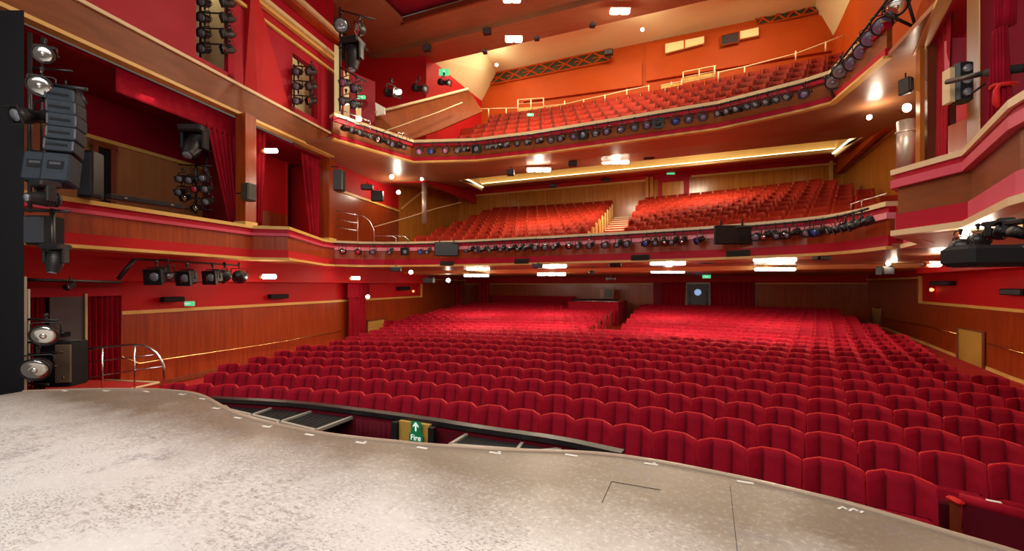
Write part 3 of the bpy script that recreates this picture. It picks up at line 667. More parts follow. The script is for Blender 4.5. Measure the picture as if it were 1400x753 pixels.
# red drape column on left wall and the red drapes at the back
a, b = L(470, *WL), L(494, *WL)
nodes_curtain('curtain', a + Vector((.25, 0, 0)), b + Vector((.25, 0, 0)), -.8, 1.45, 'narrow red drape standing halfway along the left stalls wall', 4, .07)
nodes_curtain('valance', a + Vector((.33, -.15, 0)), b + Vector((.33, .15, 0)), 1.2, 1.85, 'short red pelmet above the drape on the left stalls wall', 5, .03)
def bcur(x0, x1, z1, lab, y=27.9):
    a, b = L(x0, (-20, y), (20, y)), L(x1, (-20, y), (20, y)); nodes_curtain('curtain', a, b, -.4, z1, lab, max(3, int((x1 - x0) / 6)), .06)
bcur(618, 632, 1.95, 'red drape at the rear left corner of the stalls, leftmost of two', 26.5)
bcur(654, 669, 1.95, 'red drape at the rear left corner of the stalls, right of two', 27.2)
bcur(905, 938, 1.95, 'red drape left of the rear exit door'); bcur(971, 1030, 1.95, 'wide red drape right of the rear exit door')
r = thing('exit_door', 'dark rear exit door with a round blue window', 'door', (0, 0, 0)); y = 28.0
a, b = L(938, (-20, y), (20, y)), L(971, (-20, y), (20, y))
MB().box(((a.x + b.x) / 2, y, .75), (b.x - a.x, .08, 2.2)).build('door_leaf', M['darkpanel'], r)
pw = L(954, (-20, y - .06), (20, y - .06), 399.5); MB().lathe([(0, .2), (.03, .2)], pw, (0, 1, 0), 20).build('round_window', nm('blue_lit_window', (.3, .45, .8), .3, emit=(.4, .6, 1), estr=1.2), r)
f = MB(); f.box((a.x, y - .03, .75), (.1, .12, 2.3)); f.box((b.x, y - .03, .75), (.1, .12, 2.3)); f.box(((a.x + b.x) / 2, y - .03, 1.88), (b.x - a.x, .12, .1)); f.build('door_frame', M['pitframe'], r)
for px in (943, 966):
    q_ = L(px, (-20, y - .07), (20, y - .07), 400); MB().box((q_.x, q_.y, .9), (.12, .03, 1.0)).build('side_pane', M['glass'], r)

# ================= PIT =================
bar = off(smooth(pit_line, 1), 0)
r = thing('pit_barrier', 'black curved barrier rail between the pit and the front row', 'barrier', (0, 0, 0))
MB().sweep(bar, [(.05, -.09), (.05, -.03), (-.07, -.03), (-.07, -.09)]).build('cap_rail', M['black'], r)
MB().sweep(bar, [(.03, -.98), (.03, -.09), (-.03, -.09), (-.03, -.98)]).build('barrier_panel', M['panel_dark'], r)
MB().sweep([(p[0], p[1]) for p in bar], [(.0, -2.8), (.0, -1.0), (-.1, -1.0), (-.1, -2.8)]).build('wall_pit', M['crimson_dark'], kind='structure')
pa, pb = A(487, 580, -.62), A(622, 602, -.62)
def net(pts, divs, lab, z):
    q = [A(x, y, z) for x, y in pts]; r = thing('pit_net', lab, 'net', q[0]); o = q[0]; q = [p - o for p in q]
    MB().slab(q, .02).build('net_panel', M['mesh'], r)
    f = MB()
    for i in range(len(q)): f.box(((q[i] + q[(i + 1) % len(q)]) / 2 + Vector((0, 0, .02))), ((q[(i + 1) % len(q)] - q[i]).length, .045, .04), rz=math.atan2(q[(i + 1) % len(q)].y - q[i].y, q[(i + 1) % len(q)].x - q[i].x))
    f.build('net_frame', M['pitframe'], r)
    for a, b in divs:
        a, b = A(*a, z) - o, A(*b, z) - o
        MB().box((a + b) / 2 + Vector((0, 0, .02)), ((b - a).length, .04, .04), rz=math.atan2(b.y - a.y, b.x - a.x)).build('net_frame', M['pitframe'], r)
    c = MB(); # woven cords
    e0, e1, e2, e3 = q[0], q[1], q[2], q[3]
    for k in range(1, 24):
        u = k / 24; c.tube([e0.lerp(e1, u) + Vector((0, 0, .012)), e3.lerp(e2, u) + Vector((0, 0, .012))], .004, 3, caps=False)
        c.tube([e0.lerp(e3, u) + Vector((0, 0, .012)), e1.lerp(e2, u) + Vector((0, 0, .012))], .004, 3, caps=False)
    w = c.build('net_cords', M['black'], r); w['kind'] = 'stuff'
net([(300, 550.5), (490, 569), (432, 591), (312, 562)], [((385, 555.5), (338, 572)), ((434, 562), (378, 581))], 'grey framed net platform over the pit at the left', -.17)
net([(645, 592.5), (790, 614), (735, 620), (615, 611)], [((718, 603), (708, 617))], 'grey mesh grating over the pit at the right', -.17)
# pit door and sign
pl = [A2(480, 574, -.5), A2(660, 590, -.5)]
def PW(px, py, o=.12):
    # point on the pit wall line, a bit towards the stage
    best = None
    for i in range(len(bar) - 1):
        a, b = bar[i], bar[i + 1]; p0, p1 = proj(a[0], a[1], -.2)[0], proj(b[0], b[1], -.2)[0]
        if p0 <= px <= p1:
            n_ = Vector((b[1] - a[1], -(b[0] - a[0]))).normalized()
            return L(px, (a[0] + n_.x * o, a[1] + n_.y * o), (b[0] + n_.x * o, b[1] + n_.y * o), py)
q0, q1 = PW(545, 575), PW(587, 580)
r = thing('pit_door', 'ochre door panel in the pit wall carrying a green fire exit sign', 'door', (0, 0, 0))
MB().sweep([(q0.x, q0.y), (q1.x, q1.y)], [(0, -2.6), (0, q0.z), (-.06, q0.z), (-.06, -2.6)]).build('door_leaf', M['yellowdoor'], r)
for px in (541, 591):
    p = PW(px, 578, .14); MB().box((p.x, p.y, -1.36), (.08, .08, 2.56)).build('door_post', M['blackmat'], r)
for x0, x1 in ((490, 505), (505, 538), (592, 640)):
    pass
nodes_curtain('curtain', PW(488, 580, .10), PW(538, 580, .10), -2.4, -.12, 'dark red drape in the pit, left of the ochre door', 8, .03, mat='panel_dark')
s0, s1 = PW(561, 579, .16), PW(577, 581, .16); mid = (s0 + s1) / 2; az = math.atan2(s1.y - s0.y, s1.x - s0.x)
W_ = (s1 - s0).length
sg = thing('fire_exit_sign', 'green sign with a white up arrow and the word Fire, on the pit door', 'sign', (mid.x, mid.y, mid.z + W_ * .1), az); sg.scale = (.86, .86, .86)
MB().box((0, 0, -W_ * .42), (W_, .012, W_ * 1.05)).build('sign_plate', M['greenpaint'], sg)
MB().box((0, -.001, -W_ * 1.25), (W_ * 1.35, .013, W_ * .72)).build('sign_plate', M['greenpaint'], sg)
ar = MB(); w = W_ * .78
ar.add([(-.09 * w, -.012, -.85 * w), (.09 * w, -.012, -.85 * w), (.09 * w, -.012, -.2 * w), (-.09 * w, -.012, -.2 * w)], [(0, 1, 2, 3)])
ar.add([(0, -.012, .12 * w), (-.34 * w, -.012, -.26 * w), (-.34 * w, -.012, -.46 * w), (0, -.012, -.1 * w), (.34 * w, -.012, -.46 * w), (.34 * w, -.012, -.26 * w)], [(0, 1, 2, 3), (0, 3, 4, 5)])
ar.build('arrow', M['signwhite'], sg)
def text(s, size, mat, parent, loc, name='lettering', rot=(math.pi / 2, 0, 0)):
    cu = bpy.data.curves.new(name, 'FONT'); cu.body = s; cu.size = size; cu.align_x = 'CENTER'; cu.align_y = 'CENTER'; cu.extrude = .002
    t = bpy.data.objects.new(name, cu); C.objects.link(t); t.parent = parent; t.location = loc; bpy.context.view_layer.update(); me = bpy.data.meshes.new_from_object(t); me.materials.clear(); me.materials.append(M[mat]); bpy.data.objects.remove(t); t = bpy.data.objects.new(name, me); C.objects.link(t); t.parent = parent; t.location = loc; t.rotation_euler = rot; return t
text('Fire', W_ * .66, 'signwhite', sg, (0, -.014, -1.22 * W_))
# music stand lamp by the pit door
p = A(578, 580.5, -.25); q = A(600, 583, -.25)
r = thing('music_stand_lamp', 'small folding lamp on a thin stand rising from the pit', 'lamp', (0, 0, 0))
MB().tube([p, q], .015, 8).build('lamp_arm', M['chrome'], r); MB().lathe([(0, .02), (.05, .035), (.06, .03)], p + Vector((0, -.01, .01)), (-.7, 0, -.2), 12).build('lamp_shade', M['white'], r)
MB().tube([q, Vector((q.x + .25, q.y - .1, q.z - .5)), Vector((q.x + .25, q.y - .1, -2.75))], .01, 6).build('stand_pole', M['black'], r)
MB().tube([p + Vector((.1, 0, 0)), Vector((q.x + .25, q.y - .1, q.z - .5))], .006, 6).build('cable', M['chrome'], r)
# ================= SEATS =================
def back_mesh(w=.462, zb=.40, zt=.985, lean=.10, us=(-1, -.96, -.78, -.60, -.46, -.42, -.38, -.2, 0, .2, .38, .42, .46, .60, .78, .96, 1), nv=7, bolster=.105):
    # shallow tub: flat centre panel, two wings angled forward, stitched seams between them
    vs = []; fs = []; nu = len(us) - 1
    for side in (0, 1):
        for j in range(nv + 1):
            v = j / nv
            for u in us:
                au = abs(u); wing = max(0, au - .42) / .58
                top = zt - .018 * wing - (.012 if au > .97 else 0)
                z = zb + (top - zb) * v
                y = lean * (z - zb) / (zt - zb) - bolster * wing * (1 if side == 0 else .9)
                if side == 0:
                    seam = .020 if abs(au - .42) < .01 else 0
                    puff = math.sin(math.pi * min(1, v * 1.05)) * (.016 * (1 - (u / .42) ** 2) if au < .42 else .014 * math.sin(math.pi * wing))
                    y += -.075 * (1 - .25 * v) + seam - puff
                vs.append((u * w / 2, y, z))
    S = (nv + 1) * (nu + 1)
    for side in (0, 1):
        for j in range(nv):
            for i in range(nu):
                k = side * S + j * (nu + 1) + i; f = (k, k + 1, k + nu + 2, k + nu + 1); fs.append(f if side == 0 else f[::-1])
    for i in range(nu):
        fs.append((i + 1, i, S + i, S + i + 1)); k = nv * (nu + 1) + i; fs.append((k, k + 1, S + k + 1, S + k))
    for j in range(nv):
        k = j * (nu + 1); fs.append((k, k + nu + 1, S + k + nu + 1, S + k)); k += nu; fs.append((k + nu + 1, k, S + k, S + k + nu + 1))
    return vs, fs
def make_seat(mat='velvet'):
    r = thing('theatre_seat', 'seat', 'theatre seat')
    vs, fs = back_mesh(); b = MB(); b.add(vs, fs, 0, True); bk_ = b.build('backrest', M[mat], r)
    p = MB(); pts = []
    for i in range(17):
        u = i / 16 * 2 - 1; wg = max(0, abs(u) - .42) / .58; pts.append((u * .2265, .072 - .10 * wg, .982 - .018 * wg))
    pts = [(-.2265, -.10, .60), (-.2265, -.065, .80)] + pts + [(.2265, -.065, .80), (.2265, -.10, .60)]
    p.tube(pts, .0115, 6); p.build('piping', M['velvet_pipe'], bk_)
    for sx in (-1, 1): q_ = MB(); q_.tube([(sx * .097, -.048, .44), (sx * .097, -.018, .70), (sx * .097, .022, .965)], .0055, 5); q_.build('seam', M['panel_dark'], bk_)
    s_ = MB(); s_.box((0, -.16, .52), (.43, .09, .36), tilt=-.22, bev=.03); s_.build('seat_cushion', M[mat], r)
    a = MB(); a.box((-.222, -.19, .645), (.036, .22, .035), bev=.012); a.build('armrest', M['velvet_pipe'], r)
    a = MB(); a.box((-.224, -.14, .315), (.028, .20, .63), bev=.008); a.build('side_frame', M['seat_dark'], r)
    n = MB(); n.lathe([(0, .010), (.003, .010)], (-.222, -.15, .664), (0, -.2, 1), 8); n.build('number_stud', M['white'], r)
    return r
seatP = Proto(make_seat())
CX = -2.7; R0 = 19.0; SY = 5.35
rows = []
for i in range(25):
    yap = SY + .9 * i; R = R0 + .9 * i; cy = yap - R
    pitch = .485; n = int(12 / pitch) + 8; lst = []
    for k in range(-n, n + 1):
        s = (k + (0 if i % 2 else .5)) * pitch + .07; a = s / R; x = CX + R * math.sin(a); y = cy + R * math.cos(a)
        xr = 5.1 + .24 * (yap - .6 - 9.45); xl = -4.75 - xr
        if i == 0: xl, xr = -8.3, 2.1
        elif i == 1: xl, xr = -8.7, 4.3
        elif i == 2: xl, xr = -9.1, 4.6
        elif i < 6: xr = max(xr, 4.6 + .1 * i); xl = -4.75 - xr
        if i >= 13: xr = 6.6 + .10 * (yap - 16); xl = -5.6 - xr + .1
        if not (xl <= x <= xr): continue
        if i >= 12 and abs(x + 2.4) < .7: continue
        if i >= 20 and -6.0 < x < -2.6: continue
        px, py, d = proj(x, y, st_floor(y) + .9)
        if px > 1490 or d < 1.5: continue
        lst.append((x, y, -a, d))
    rows.append(lst)
allS = sorted(((s[3], i, j) for i, l in enumerate(rows) for j, s in enumerate(l)))
ind = set((i, j) for d, i, j in allS[:300]); rest = []
for i, l in enumerate(rows):
    for j, (x, y, rz, d) in enumerate(l):
        z = st_floor(y)
        if (i, j) in ind:
            t = 'red velvet tip-up seat, %s row from the stage, %s seat from the left end' % (ordw(i), ordw(j))
            put(seatP.get(), t, (x, y, z), rz, 'red velvet seats in the stalls')
        else: rest.append((x, y, z, rz, 0))
def low_seat():
    vs, fs = back_mesh(us=(-1, -.7, -.42, 0, .42, .7, 1), nv=2); b = MB(); b.add(vs, fs, 0, True)
    b.box((0, -.16, .52), (.43, .09, .36), tilt=-.22); b.box((-.228, -.05, .62), (.04, .24, .50), mat=1)
    b.tube([(-.236, .05, .955), (-.12, .075, .968), (.0, .08, .975), (.12, .075, .968), (.236, .05, .955)], .013, 4, mat=1)
    return b
def many(lst, name, mats, lab, cat, grp=None):
    base = low_seat(); b = MB()
    for x, y, z, rz, mo in lst:
        c, s = math.cos(rz), math.sin(rz); o = len(b.v)
        b.v += [(x + vx * c - vy * s, y + vx * s + vy * c, z + vz) for vx, vy, vz in base.v]; b.f += [tuple(q + o for q in f) for f in base.f]; b.m += [q + mo for q in base.m]; b.sm += base.sm
    ob = b.build(name, mats); tag(ob, lab, cat, grp, 'stuff'); return ob
# partition at right end of the front row
p = A(1306, 683, -.2)
r = thing('row_end_post', 'slim post with a padded red top between the front row and the padded panel', 'post', (p.x, p.y, -.97), .3)
MB().box((0, 0, .37), (.045, .06, .74)).build('post', M['wood_dark'], r); MB().box((0, 0, .765), (.07, .13, .04), bev=.015).build('arm_pad', M['velvet_pipe'], r)
a, b = A(1316, 684, -.19), A(1420, 712, -.19)
r = thing('padded_panel', 'large dark red padded barrier panel at the bottom right corner', 'panel', (0, 0, 0))
MB().sweep([(a.x, a.y), (b.x, b.y)], [(.0, -.97), (.0, -.20), (-.09, -.20), (-.09, -.97)]).build('panel_board', M['panel_dark'], r)
MB().tube([a + Vector((0, .045, 0)), b + Vector((0, .045, 0))], .05, 8).build('top_roll', M['velvet'], r)
MB().sweep([(a.x, a.y), (b.x, b.y)], [(.012, -.9), (.012, -.24), (0, -.24), (0, -.9)]).build('fabric_face', M['panel_dark'], r)
q = A(1362, 692, -.17); MB().box(q + Vector((0, .03, .03)), (.09, .03, .006), rz=-.2).build('number_plate', M['white'], r)
p = A(1290, 694, -.32)
r = thing('folding_stool', 'small dark red tip-up stool seat at the end of the front row', 'stool', (p.x, p.y + .1, -.97), -.2)
MB().box((0, 0, .5), (.3, .07, .36), bev=.02).build('backrest', M['panel_dark'], r); MB().box((0, -.18, .3), (.3, .3, .07), bev=.03).build('seat_cushion', M['velvet'], r)
for s in (-.12, .12): MB().box((s, -.1, .14), (.03, .03, .28)).build('leg', M['seat_dark'], r)

# rear-stalls centre aisle: brass row-end panels, carpet runner with nosings
i_ = 0
for i in range(12, 22):
    y = SY + .9 * i - .1; 
    for s, side in ((-.66, 'left'), ):
        z = st_floor(y); o = thing('aisle_post', 'brass edged upright left of the rear centre aisle, %s from the front' % ordw(i - 12), 'aisle post', (CX + .3 + s, y, z), 0, 'brass uprights beside the rear aisle')
        MB().box((0, 0, .45), (.05, .42, .9), bev=.02).build('end_board', M['velvet'], o); MB().box((.01, -.215, .45), (.06, .02, .9)).build('brass_edge', M['brass'], o)
# sound desk at the back
a = L(777, (-20, 23.6), (20, 23.6)); b = L(845, (-20, 23.3), (20, 23.3)); zf = st_floor(24)
r = thing('sound_desk', 'red draped sound desk enclosure at the back of the stalls', 'desk', (0, 0, 0))
MB().prism([(a.x, 23.6), (b.x, 23.4), (b.x + .1, 27), (a.x, 27)], zf - .1, .80).build('draped_enclosure', M['velvet'], r)
MB().box(((a.x + b.x) / 2, 24.2, .86), (b.x - a.x - .3, .7, .10), tilt=.1).build('mixing_console', M['black'], r)
MB().tube([(a.x + .1, 23.65, .84), (b.x, 23.45, .84)], .03, 6).build('front_rail', M['chrome'], r)
b2_ = L(835, (-20, 28.2), (20, 28.2), 405); MB().box((b2_.x, 26.4, 1.25), (.9, .2, .7), bev=.02).build('rack_case', M['wood_dark'], r)
MB().box((b2_.x + .1, 26.28, 1.25), (.5, .03, .5)).build('screen', M['screen'], r)
# low red screen behind last rows
a = L(672, (-20, 28), (20, 28))
tag(MB().box(((a.x - 6.2) / 2, 28.0, .35), (-6.2 - a.x, .1, 1.3)).build('low_screen', M['velvet']), 'low red screen wall behind the last rows, left of the sound desk', 'screen')

# ================= CIRCLE SEATS =================
stepC = MB(); rowsC = []; CCX, CR = -4.0, 30.0
def tier_seats(n, y0, dy, z0, dz, xl, xr, pitch, aisles, prefix, grp, warm, root, x_c, R, stagger=True):
    st = MB(); cnt = 0
    for i in range(n):
        yap = y0 + dy * i; Rr = R + dy * i; cy = yap - Rr; z = z0 + dz * i; path = []; zlo = z0 - (.16 if z0 < 4 else .1)
        for k in range(25):
            x = xl - 1.2 + (xr - xl + 2.4) * k / 24; path.append((x, cy + math.sqrt(max(.1, Rr * Rr - (x - x_c) ** 2))))
        st.sweep(path, [(dy - .45, max(zlo, z - dz - .12)), (dy - .45, z), (-.45, z), (-.45, max(zlo, z - .12 - dz))])
        j = 0
        m = int((xr - xl) / pitch) + 2
        for k in range(-m, m + 1):
            a = ((k + (.5 if (i % 2 and stagger) else 0)) * pitch) / Rr; x = x_c + Rr * math.sin(a); y = cy + Rr * math.cos(a)
            if x < xl or x > xr or any(abs(x - ax(y)) < aw for ax, aw, f in aisles if f(i)): continue
            rest.append((x, y, z, -a, 2 if z0 < 4 else 4)); j += 1; cnt += 1
    st.build('stepped_floor', M['carpet'], root); print('SEATS', prefix, cnt)
cyof = lambda y: -2.25
tier_seats(10, 15.15, .80, 2.85, .275, -9.9, 6.0, .53, [(lambda y: -2.2, .75, lambda i: True)], 'red dress circle seat', 'red seats in the dress circle', 'velvet_warm', bal_c, CCX, CR)
MB().prism([(p[0], p[1] - .0) for p in off(circ_mid, -.3)] + [(4.2, 15.2), (-12.6, 15.2)], 2.70, 2.80).build('front_floor', M['carpet'], bal_c)
# golden aisle steps in the circle
sb = MB()
for k in range(14): sb.box((-2.2, 15.4 + .5 * k, 2.9 + .172 * k - .05), (1.25, .5, .32))
r = sb.build('aisle_steps', M['carpet'], bal_c)
for k in range(14):
    y = 15.4 + .5 * k; z = 2.9 + .172 * k
    MB().box((-2.2, y - .25, z + .10), (1.25, .09, .05)).build('nosing', M['gold_pale'], r)
for k in range(9):
    y = 15.6 + .8 * k; z = 2.85 + .275 * k
    MB().box((-2.95, y, z + .5), (.06, .35, .9), bev=.02).build('row_end_panel', M['gold'], bal_c)
# ================= UPPER SEATS =================
tier_seats(6, 15.7, .85, 6.95, .56, -8.9, 6.1, .54, [], 'orange red upper circle seat', 'orange red seats in the upper circle', 'velvet_warm', bal_u, -3, 60)
MB().prism([(p[0], p[1]) for p in off(upper[1:10], -.3)] + [(4.2, 15.6), (-9.8, 15.6)], 6.84, 6.92).build('front_floor', M['carpet'], bal_u)
MB().prism([(p[0], p[1]) for p in off(upper[:2], -.3)] + [(-10.5, 16.9), (-13.9, 12.4)], 6.84, 6.92).build('front_floor', M['carpet'], bal_u)
# walkway behind and rear block risers
st = MB(); st.box((-2.2, 22.1, 10.2), (18, 2.9, .9)); st.build('walkway', M['orange_dark'], bal_u)

many(rest, 'theatre_seat', [M['velvet'], M['velvet_pipe'], M['velvet_warm'], M['arm_warm'], M['velvet_upper'], M['upper_gap_shade']], 'the many red seats of the rear stalls and of both balconies, beyond the nearer rows', 'theatre seat')
# ================= STAGE LANTERNS =================
def rotm(tilt): return Matrix.Rotation(tilt, 4, 'X')
def lantern(kind, lensmat, name='stage_lantern', s=1.0):
    r = thing(name, 'x', 'stage lantern'); S = Matrix.Scale(s, 4)
    c = MB(); c.lathe([(-.02, .04), (.02, .04)], (0, 0, 0), (1, 0, 0), 10); c.box((0, 0, -.05), (.035, .05, .08), bev=.008); c.tube([(0, 0, -.07), (0, 0, -.13)], .012, 6); c.xf(S); c.build('hook_clamp', M['black'], r)
    drop = -.33; w = {'par': .15, 'profile': .13, 'fresnel': .19, 'flood': .19}[kind]
    y = MB(); y.tube([(-w, 0, drop), (-w, 0, -.15), (-w * .8, 0, -.13), (w * .8, 0, -.13), (w, 0, -.15), (w, 0, drop)], .013, 6); y.xf(S); y.build('yoke', M['black'], r)
    T = S @ Matrix.Translation((0, 0, drop)) @ rotm({'par': .38, 'profile': .30, 'fresnel': .12, 'flood': .3}[kind])
    b = MB(); l = MB(); f = None
    if kind == 'par':
        b.lathe([(-.17, .03), (-.16, .07), (-.10, .105), (.10, .115), (.115, .13), (.14, .13)], (0, 0, 0), (0, -1, 0), 14)
        l.lathe([(.12, .112), (.143, .105)], (0, 0, 0), (0, -1, 0), 14)
        f = MB(); f.tube([(.125 * math.cos(g * math.pi / 7), -.15, .125 * math.sin(g * math.pi / 7)) for g in range(14)], .012, 5, closed=True)
        for sx in (-.13, .13): f.box((sx, -.15, 0), (.02, .02, .2))
    elif kind == 'profile':
        b.lathe([(-.26, .05), (-.24, .095), (-.06, .105), (-.03, .075), (.12, .075), (.13, .095), (.26, .095)], (0, 0, 0), (0, -1, 0), 12); b.box((0, .18, .08), (.14, .14, .08), bev=.02)
        l.lathe([(.23, .08), (.262, .07)], (0, 0, 0), (0, -1, 0), 12)
        f = MB(); f.box((0, -.275, .10), (.2, .015, .02)); f.box((0, -.275, -.10), (.2, .015, .02)); f.box((.1, -.275, 0), (.02, .015, .2)); f.box((-.1, -.275, 0), (.02, .015, .2))
    elif kind == 'fresnel':
        b.box((0, .06, 0), (.3, .26, .3), bev=.05)
        for k in range(4): b.box((0, .0 + k * .05, .16), (.2, .02, .03))
        l.lathe([(.06, .105), (.085, .09)], (0, 0, 0), (0, -1, 0), 14)
        f = MB()
        for sx, sz, dx, dz in ((0, .16, .36, .03), (0, -.16, .36, .03), (.165, 0, .03, .30), (-.165, 0, .03, .30)): f.box((sx, -.10, sz), (dx, .07, dz))
        for sx, sz, dx, dz in ((0, .125, .30, .04), (0, -.125, .30, .04), (.125, 0, .05, .25), (-.125, 0, .05, .25)): f.box((sx, -.09, sz), (dx, .012, dz))
    else:
        b.lathe([(-.16, .04), (-.15, .09), (-.06, .15), (.06, .185), (.09, .19)], (0, 0, 0), (0, -1, 0), 18)
        l.lathe([(.088, .172), (.10, .165), (.115, .12), (.121, .05)], (0, 0, 0), (0, -1, 0), 18); l.lathe([(.12, .05), (.13, .045), (.14, .02)], (0, 0, 0), (0, -1, 0), 12)
        f = MB(); f.tube([(.185 * math.cos(g * math.pi / 10), -.09, .185 * math.sin(g * math.pi / 10)) for g in range(20)], .014, 5, closed=True)
    b.xf(T); bo_ = b.build('lantern_body', M['black'], r); l.xf(T); l.build('lens', M[lensmat], bo_)
    f.xf(T); f.build('colour_frame', M['black'], bo_)
    for sx in (-w, w):
        k = MB(); k.lathe([(0, .02), (.02, .025), (.035, .018)], (sx, 0, drop), (1 if sx > 0 else -1, 0, 0), 8); k.xf(S); k.build('tilt_knob', M['black'], r)
    if kind in ('par', 'profile'):
        k = MB(); k.tube([(0, .16, drop - .02), (.05, .22, drop + .1), (.03, .12, -.1), (.08, .03, .0)], .007, 5); k.xf(S); k.build('cable', M['black'], r)
    return r
LP = {}
def getl(kind, lens, s=1.0):
    key = (kind, lens, s)
    if key not in LP: LP[key] = Proto(lantern(kind, lens, s=s))
    return LP[key].get()
LDESC = {'lens': 'black', 'lens_violet': 'violet lensed', 'lens_pink': 'pink gelled', 'lens_blue': 'blue gelled', 'silver': 'silver faced', 'redlens': 'red lensed'}
KDESC = {'par': 'round stage lantern', 'profile': 'long profile stage lantern', 'fresnel': 'square stage lantern', 'flood': 'broad stage floodlight'}
def pipe(pts, lab, r=.025, br=0, offb=None):
    t = thing('lighting_bar', lab, 'lighting bar', (0, 0, 0)); MB().tube(pts, r, 8).build('pipe', M['black'], t)
    if br:
        for i in range(0, len(pts), br):
            p = Vector(pts[i]); q = p + (offb(i) if offb else Vector((0, .25, 0))); MB().tube([p, q], .015, 5).build('bracket', M['black'], t)
    return t
# --- upper circle front ---
up_o = off(upper, .38)
upi = up_o[:10]
pipe([(x, y, 7.36) for x, y in upi], 'long black lighting bar along the upper circle front', br=1, offb=lambda i: Vector((upper[i][0] - up_o[i][0], upper[i][1] - up_o[i][1], 0)) * .85)
def on_path(path, px, z):
    best = None
    for a, b in zip(path, path[1:]):
        p0, p1 = proj(a[0], a[1], z)[0], proj(b[0], b[1], z)[0]
        if min(p0, p1) - .01 <= px <= max(p0, p1) + .01 and abs(p1 - p0) > 1e-6:
            # intersection along segment
            v = L(px, a, b)
            dx, dy = b[0] - a[0], b[1] - a[1]; best = (v.x, v.y, math.atan2(dy, dx)); break
    return best
ups = [(462, 'par', 'silver'), (474, 'profile', 'lens'), (486, 'profile', 'lens'), (499, 'profile', 'lens'), (515, 'par', 'silver'), (524, 'profile', 'lens'), (533, 'par', 'lens_violet'), (547, 'profile', 'lens'),
       (574, 'par', 'lens_pink'), (591, 'par', 'lens_blue'), (610, 'par', 'lens_pink'), (627, 'par', 'lens'), (638, 'profile', 'lens'), (652, 'fresnel', 'lens'), (667, 'profile', 'lens'), (674, 'profile', 'lens'), (682, 'profile', 'lens'), (693, 'profile', 'lens'), (707, 'profile', 'lens'), (722, 'profile', 'lens'), (738, 'profile', 'lens'), (753, 'par', 'lens'), (768, 'par', 'lens_violet'), (784, 'par', 'lens_violet'), (798, 'fresnel', 'lens'), (816, 'par', 'lens'), (831, 'par', 'lens_violet'),
       (850, 'par', 'lens_violet'), (867, 'par', 'lens'), (886, 'par', 'lens_violet'), (900, 'fresnel', 'screen'), (923, 'par', 'lens_blue'), (942, 'par', 'lens_violet'), (961, 'par', 'lens_violet'), (986, 'profile', 'lens'), (998, 'profile', 'lens'), (1010, 'profile', 'lens'), (1022, 'profile', 'lens'), (1035, 'profile', 'lens'), (1050, 'profile', 'lens'), (1062, 'profile', 'lens'), (1077, 'profile', 'lens'), (1101, 'par', 'lens_violet')]
for i, (px, kd, ln) in enumerate(ups):
    q = on_path(upi, px, 7.36)
    if not q: continue
    o = getl(kd, ln, .95 if kd != 'profile' else .9); jit = random.uniform(-.35, .35)
    put(o, '%s %s on the upper circle front, %s from the left' % (LDESC.get(ln, 'black'), KDESC[kd], ordw(i)), (q[0], q[1], 7.36), q[2] + jit + (0 if px > 560 else .35), 'stage lanterns along the upper circle front')
# right return of the upper circle: ladder of big lanterns
leg = off(upper[9:11], .35); 
l0 = D(1136, 118, 11.0); l1 = D(1240, -25, 8.3)
t = thing('lighting_bar', 'steep looking lighting bar on the right return of the upper circle', 'lighting bar')
MB().tube([D(1130, 108, 11.1), D(1218, -6, 8.6)], .028, 8).build('pipe', M['black'], t); MB().tube([D(1141, 136, 11.0), D(1128, 103, 11.1)], .03, 6).build('bracket', M['black'], t)
MB().tube([D(1252, 38, 8.6), D(1238, -10, 8.5)], .03, 6).build('bracket', M['black'], t); MB().tube([D(1210, 18, 8.7), D(1252, 38, 8.7)], .03, 6).build('bracket', M['black'], t)
for i, (px, py, ln) in enumerate([(1137, 110, 'lens'), (1147, 95, 'lens'), (1164, 84, 'lens_violet'), (1176, 68, 'lens_violet'), (1187, 50, 'lens_violet'), (1203, 33, 'lens_violet'), (1221, 8, 'silver')]):
    d = 11.0 - i * .38; p = D(px, py, d); o = getl('flood', ln, 1.0)
    put(o, '%s large round lantern on the upper circle right return, %s from bottom' % (LDESC[ln], ordw(i)), (p.x, p.y - .12, p.z + .28), -.45 + .12 * (i % 3), 'large lanterns on the upper circle return', rx=.35)
# --- circle front ---
ci_o = off(circ_mid, .42)
pipe([(x, y, 3.36) for x, y in ci_o], 'long black lighting bar along the dress circle front', br=3, offb=lambda i: Vector((circ_mid[i][0] - ci_o[i][0], circ_mid[i][1] - ci_o[i][1], 0)) * .85)
cps = [(468, 'par', 'silver'), (489, 'par', 'redlens'), (510, 'par', 'lens'), (534, 'profile', 'lens'), (554, 'fresnel', 'lens'), (575, 'par', 'lens_blue'), (586, 'profile', 'lens'),
       (643, 'profile', 'lens'), (652, 'profile', 'lens'), (662, 'profile', 'lens'), (674, 'profile', 'lens'), (687, 'profile', 'lens'), (700, 'profile', 'lens'), (712, 'profile', 'lens'), (722, 'profile', 'lens'), (733, 'par', 'lens'), (746, 'par', 'lens'), (760, 'profile', 'lens'), (791, 'profile', 'lens'), (808, 'par', 'lens'), (828, 'par', 'lens'),
       (846, 'profile', 'lens'), (858, 'par', 'lens'), (884, 'par', 'lens_blue'), (896, 'profile', 'lens'), (908, 'profile', 'silver'), (922, 'profile', 'lens'), (934, 'profile', 'silver'), (957, 'par', 'lens_blue'),
       (1034, 'par', 'lens'), (1047, 'profile', 'silver'), (1060, 'profile', 'lens'), (1072, 'par', 'silver'), (1084, 'profile', 'lens'), (1106, 'par', 'lens'), (1115, 'par', 'lens_blue'), (1125, 'par', 'lens'), (1145, 'profile', 'lens'), (1156, 'profile', 'lens'), (1167, 'profile', 'lens'), (1178, 'profile', 'lens'), (1188, 'profile', 'lens'), (1198, 'profile', 'lens')]
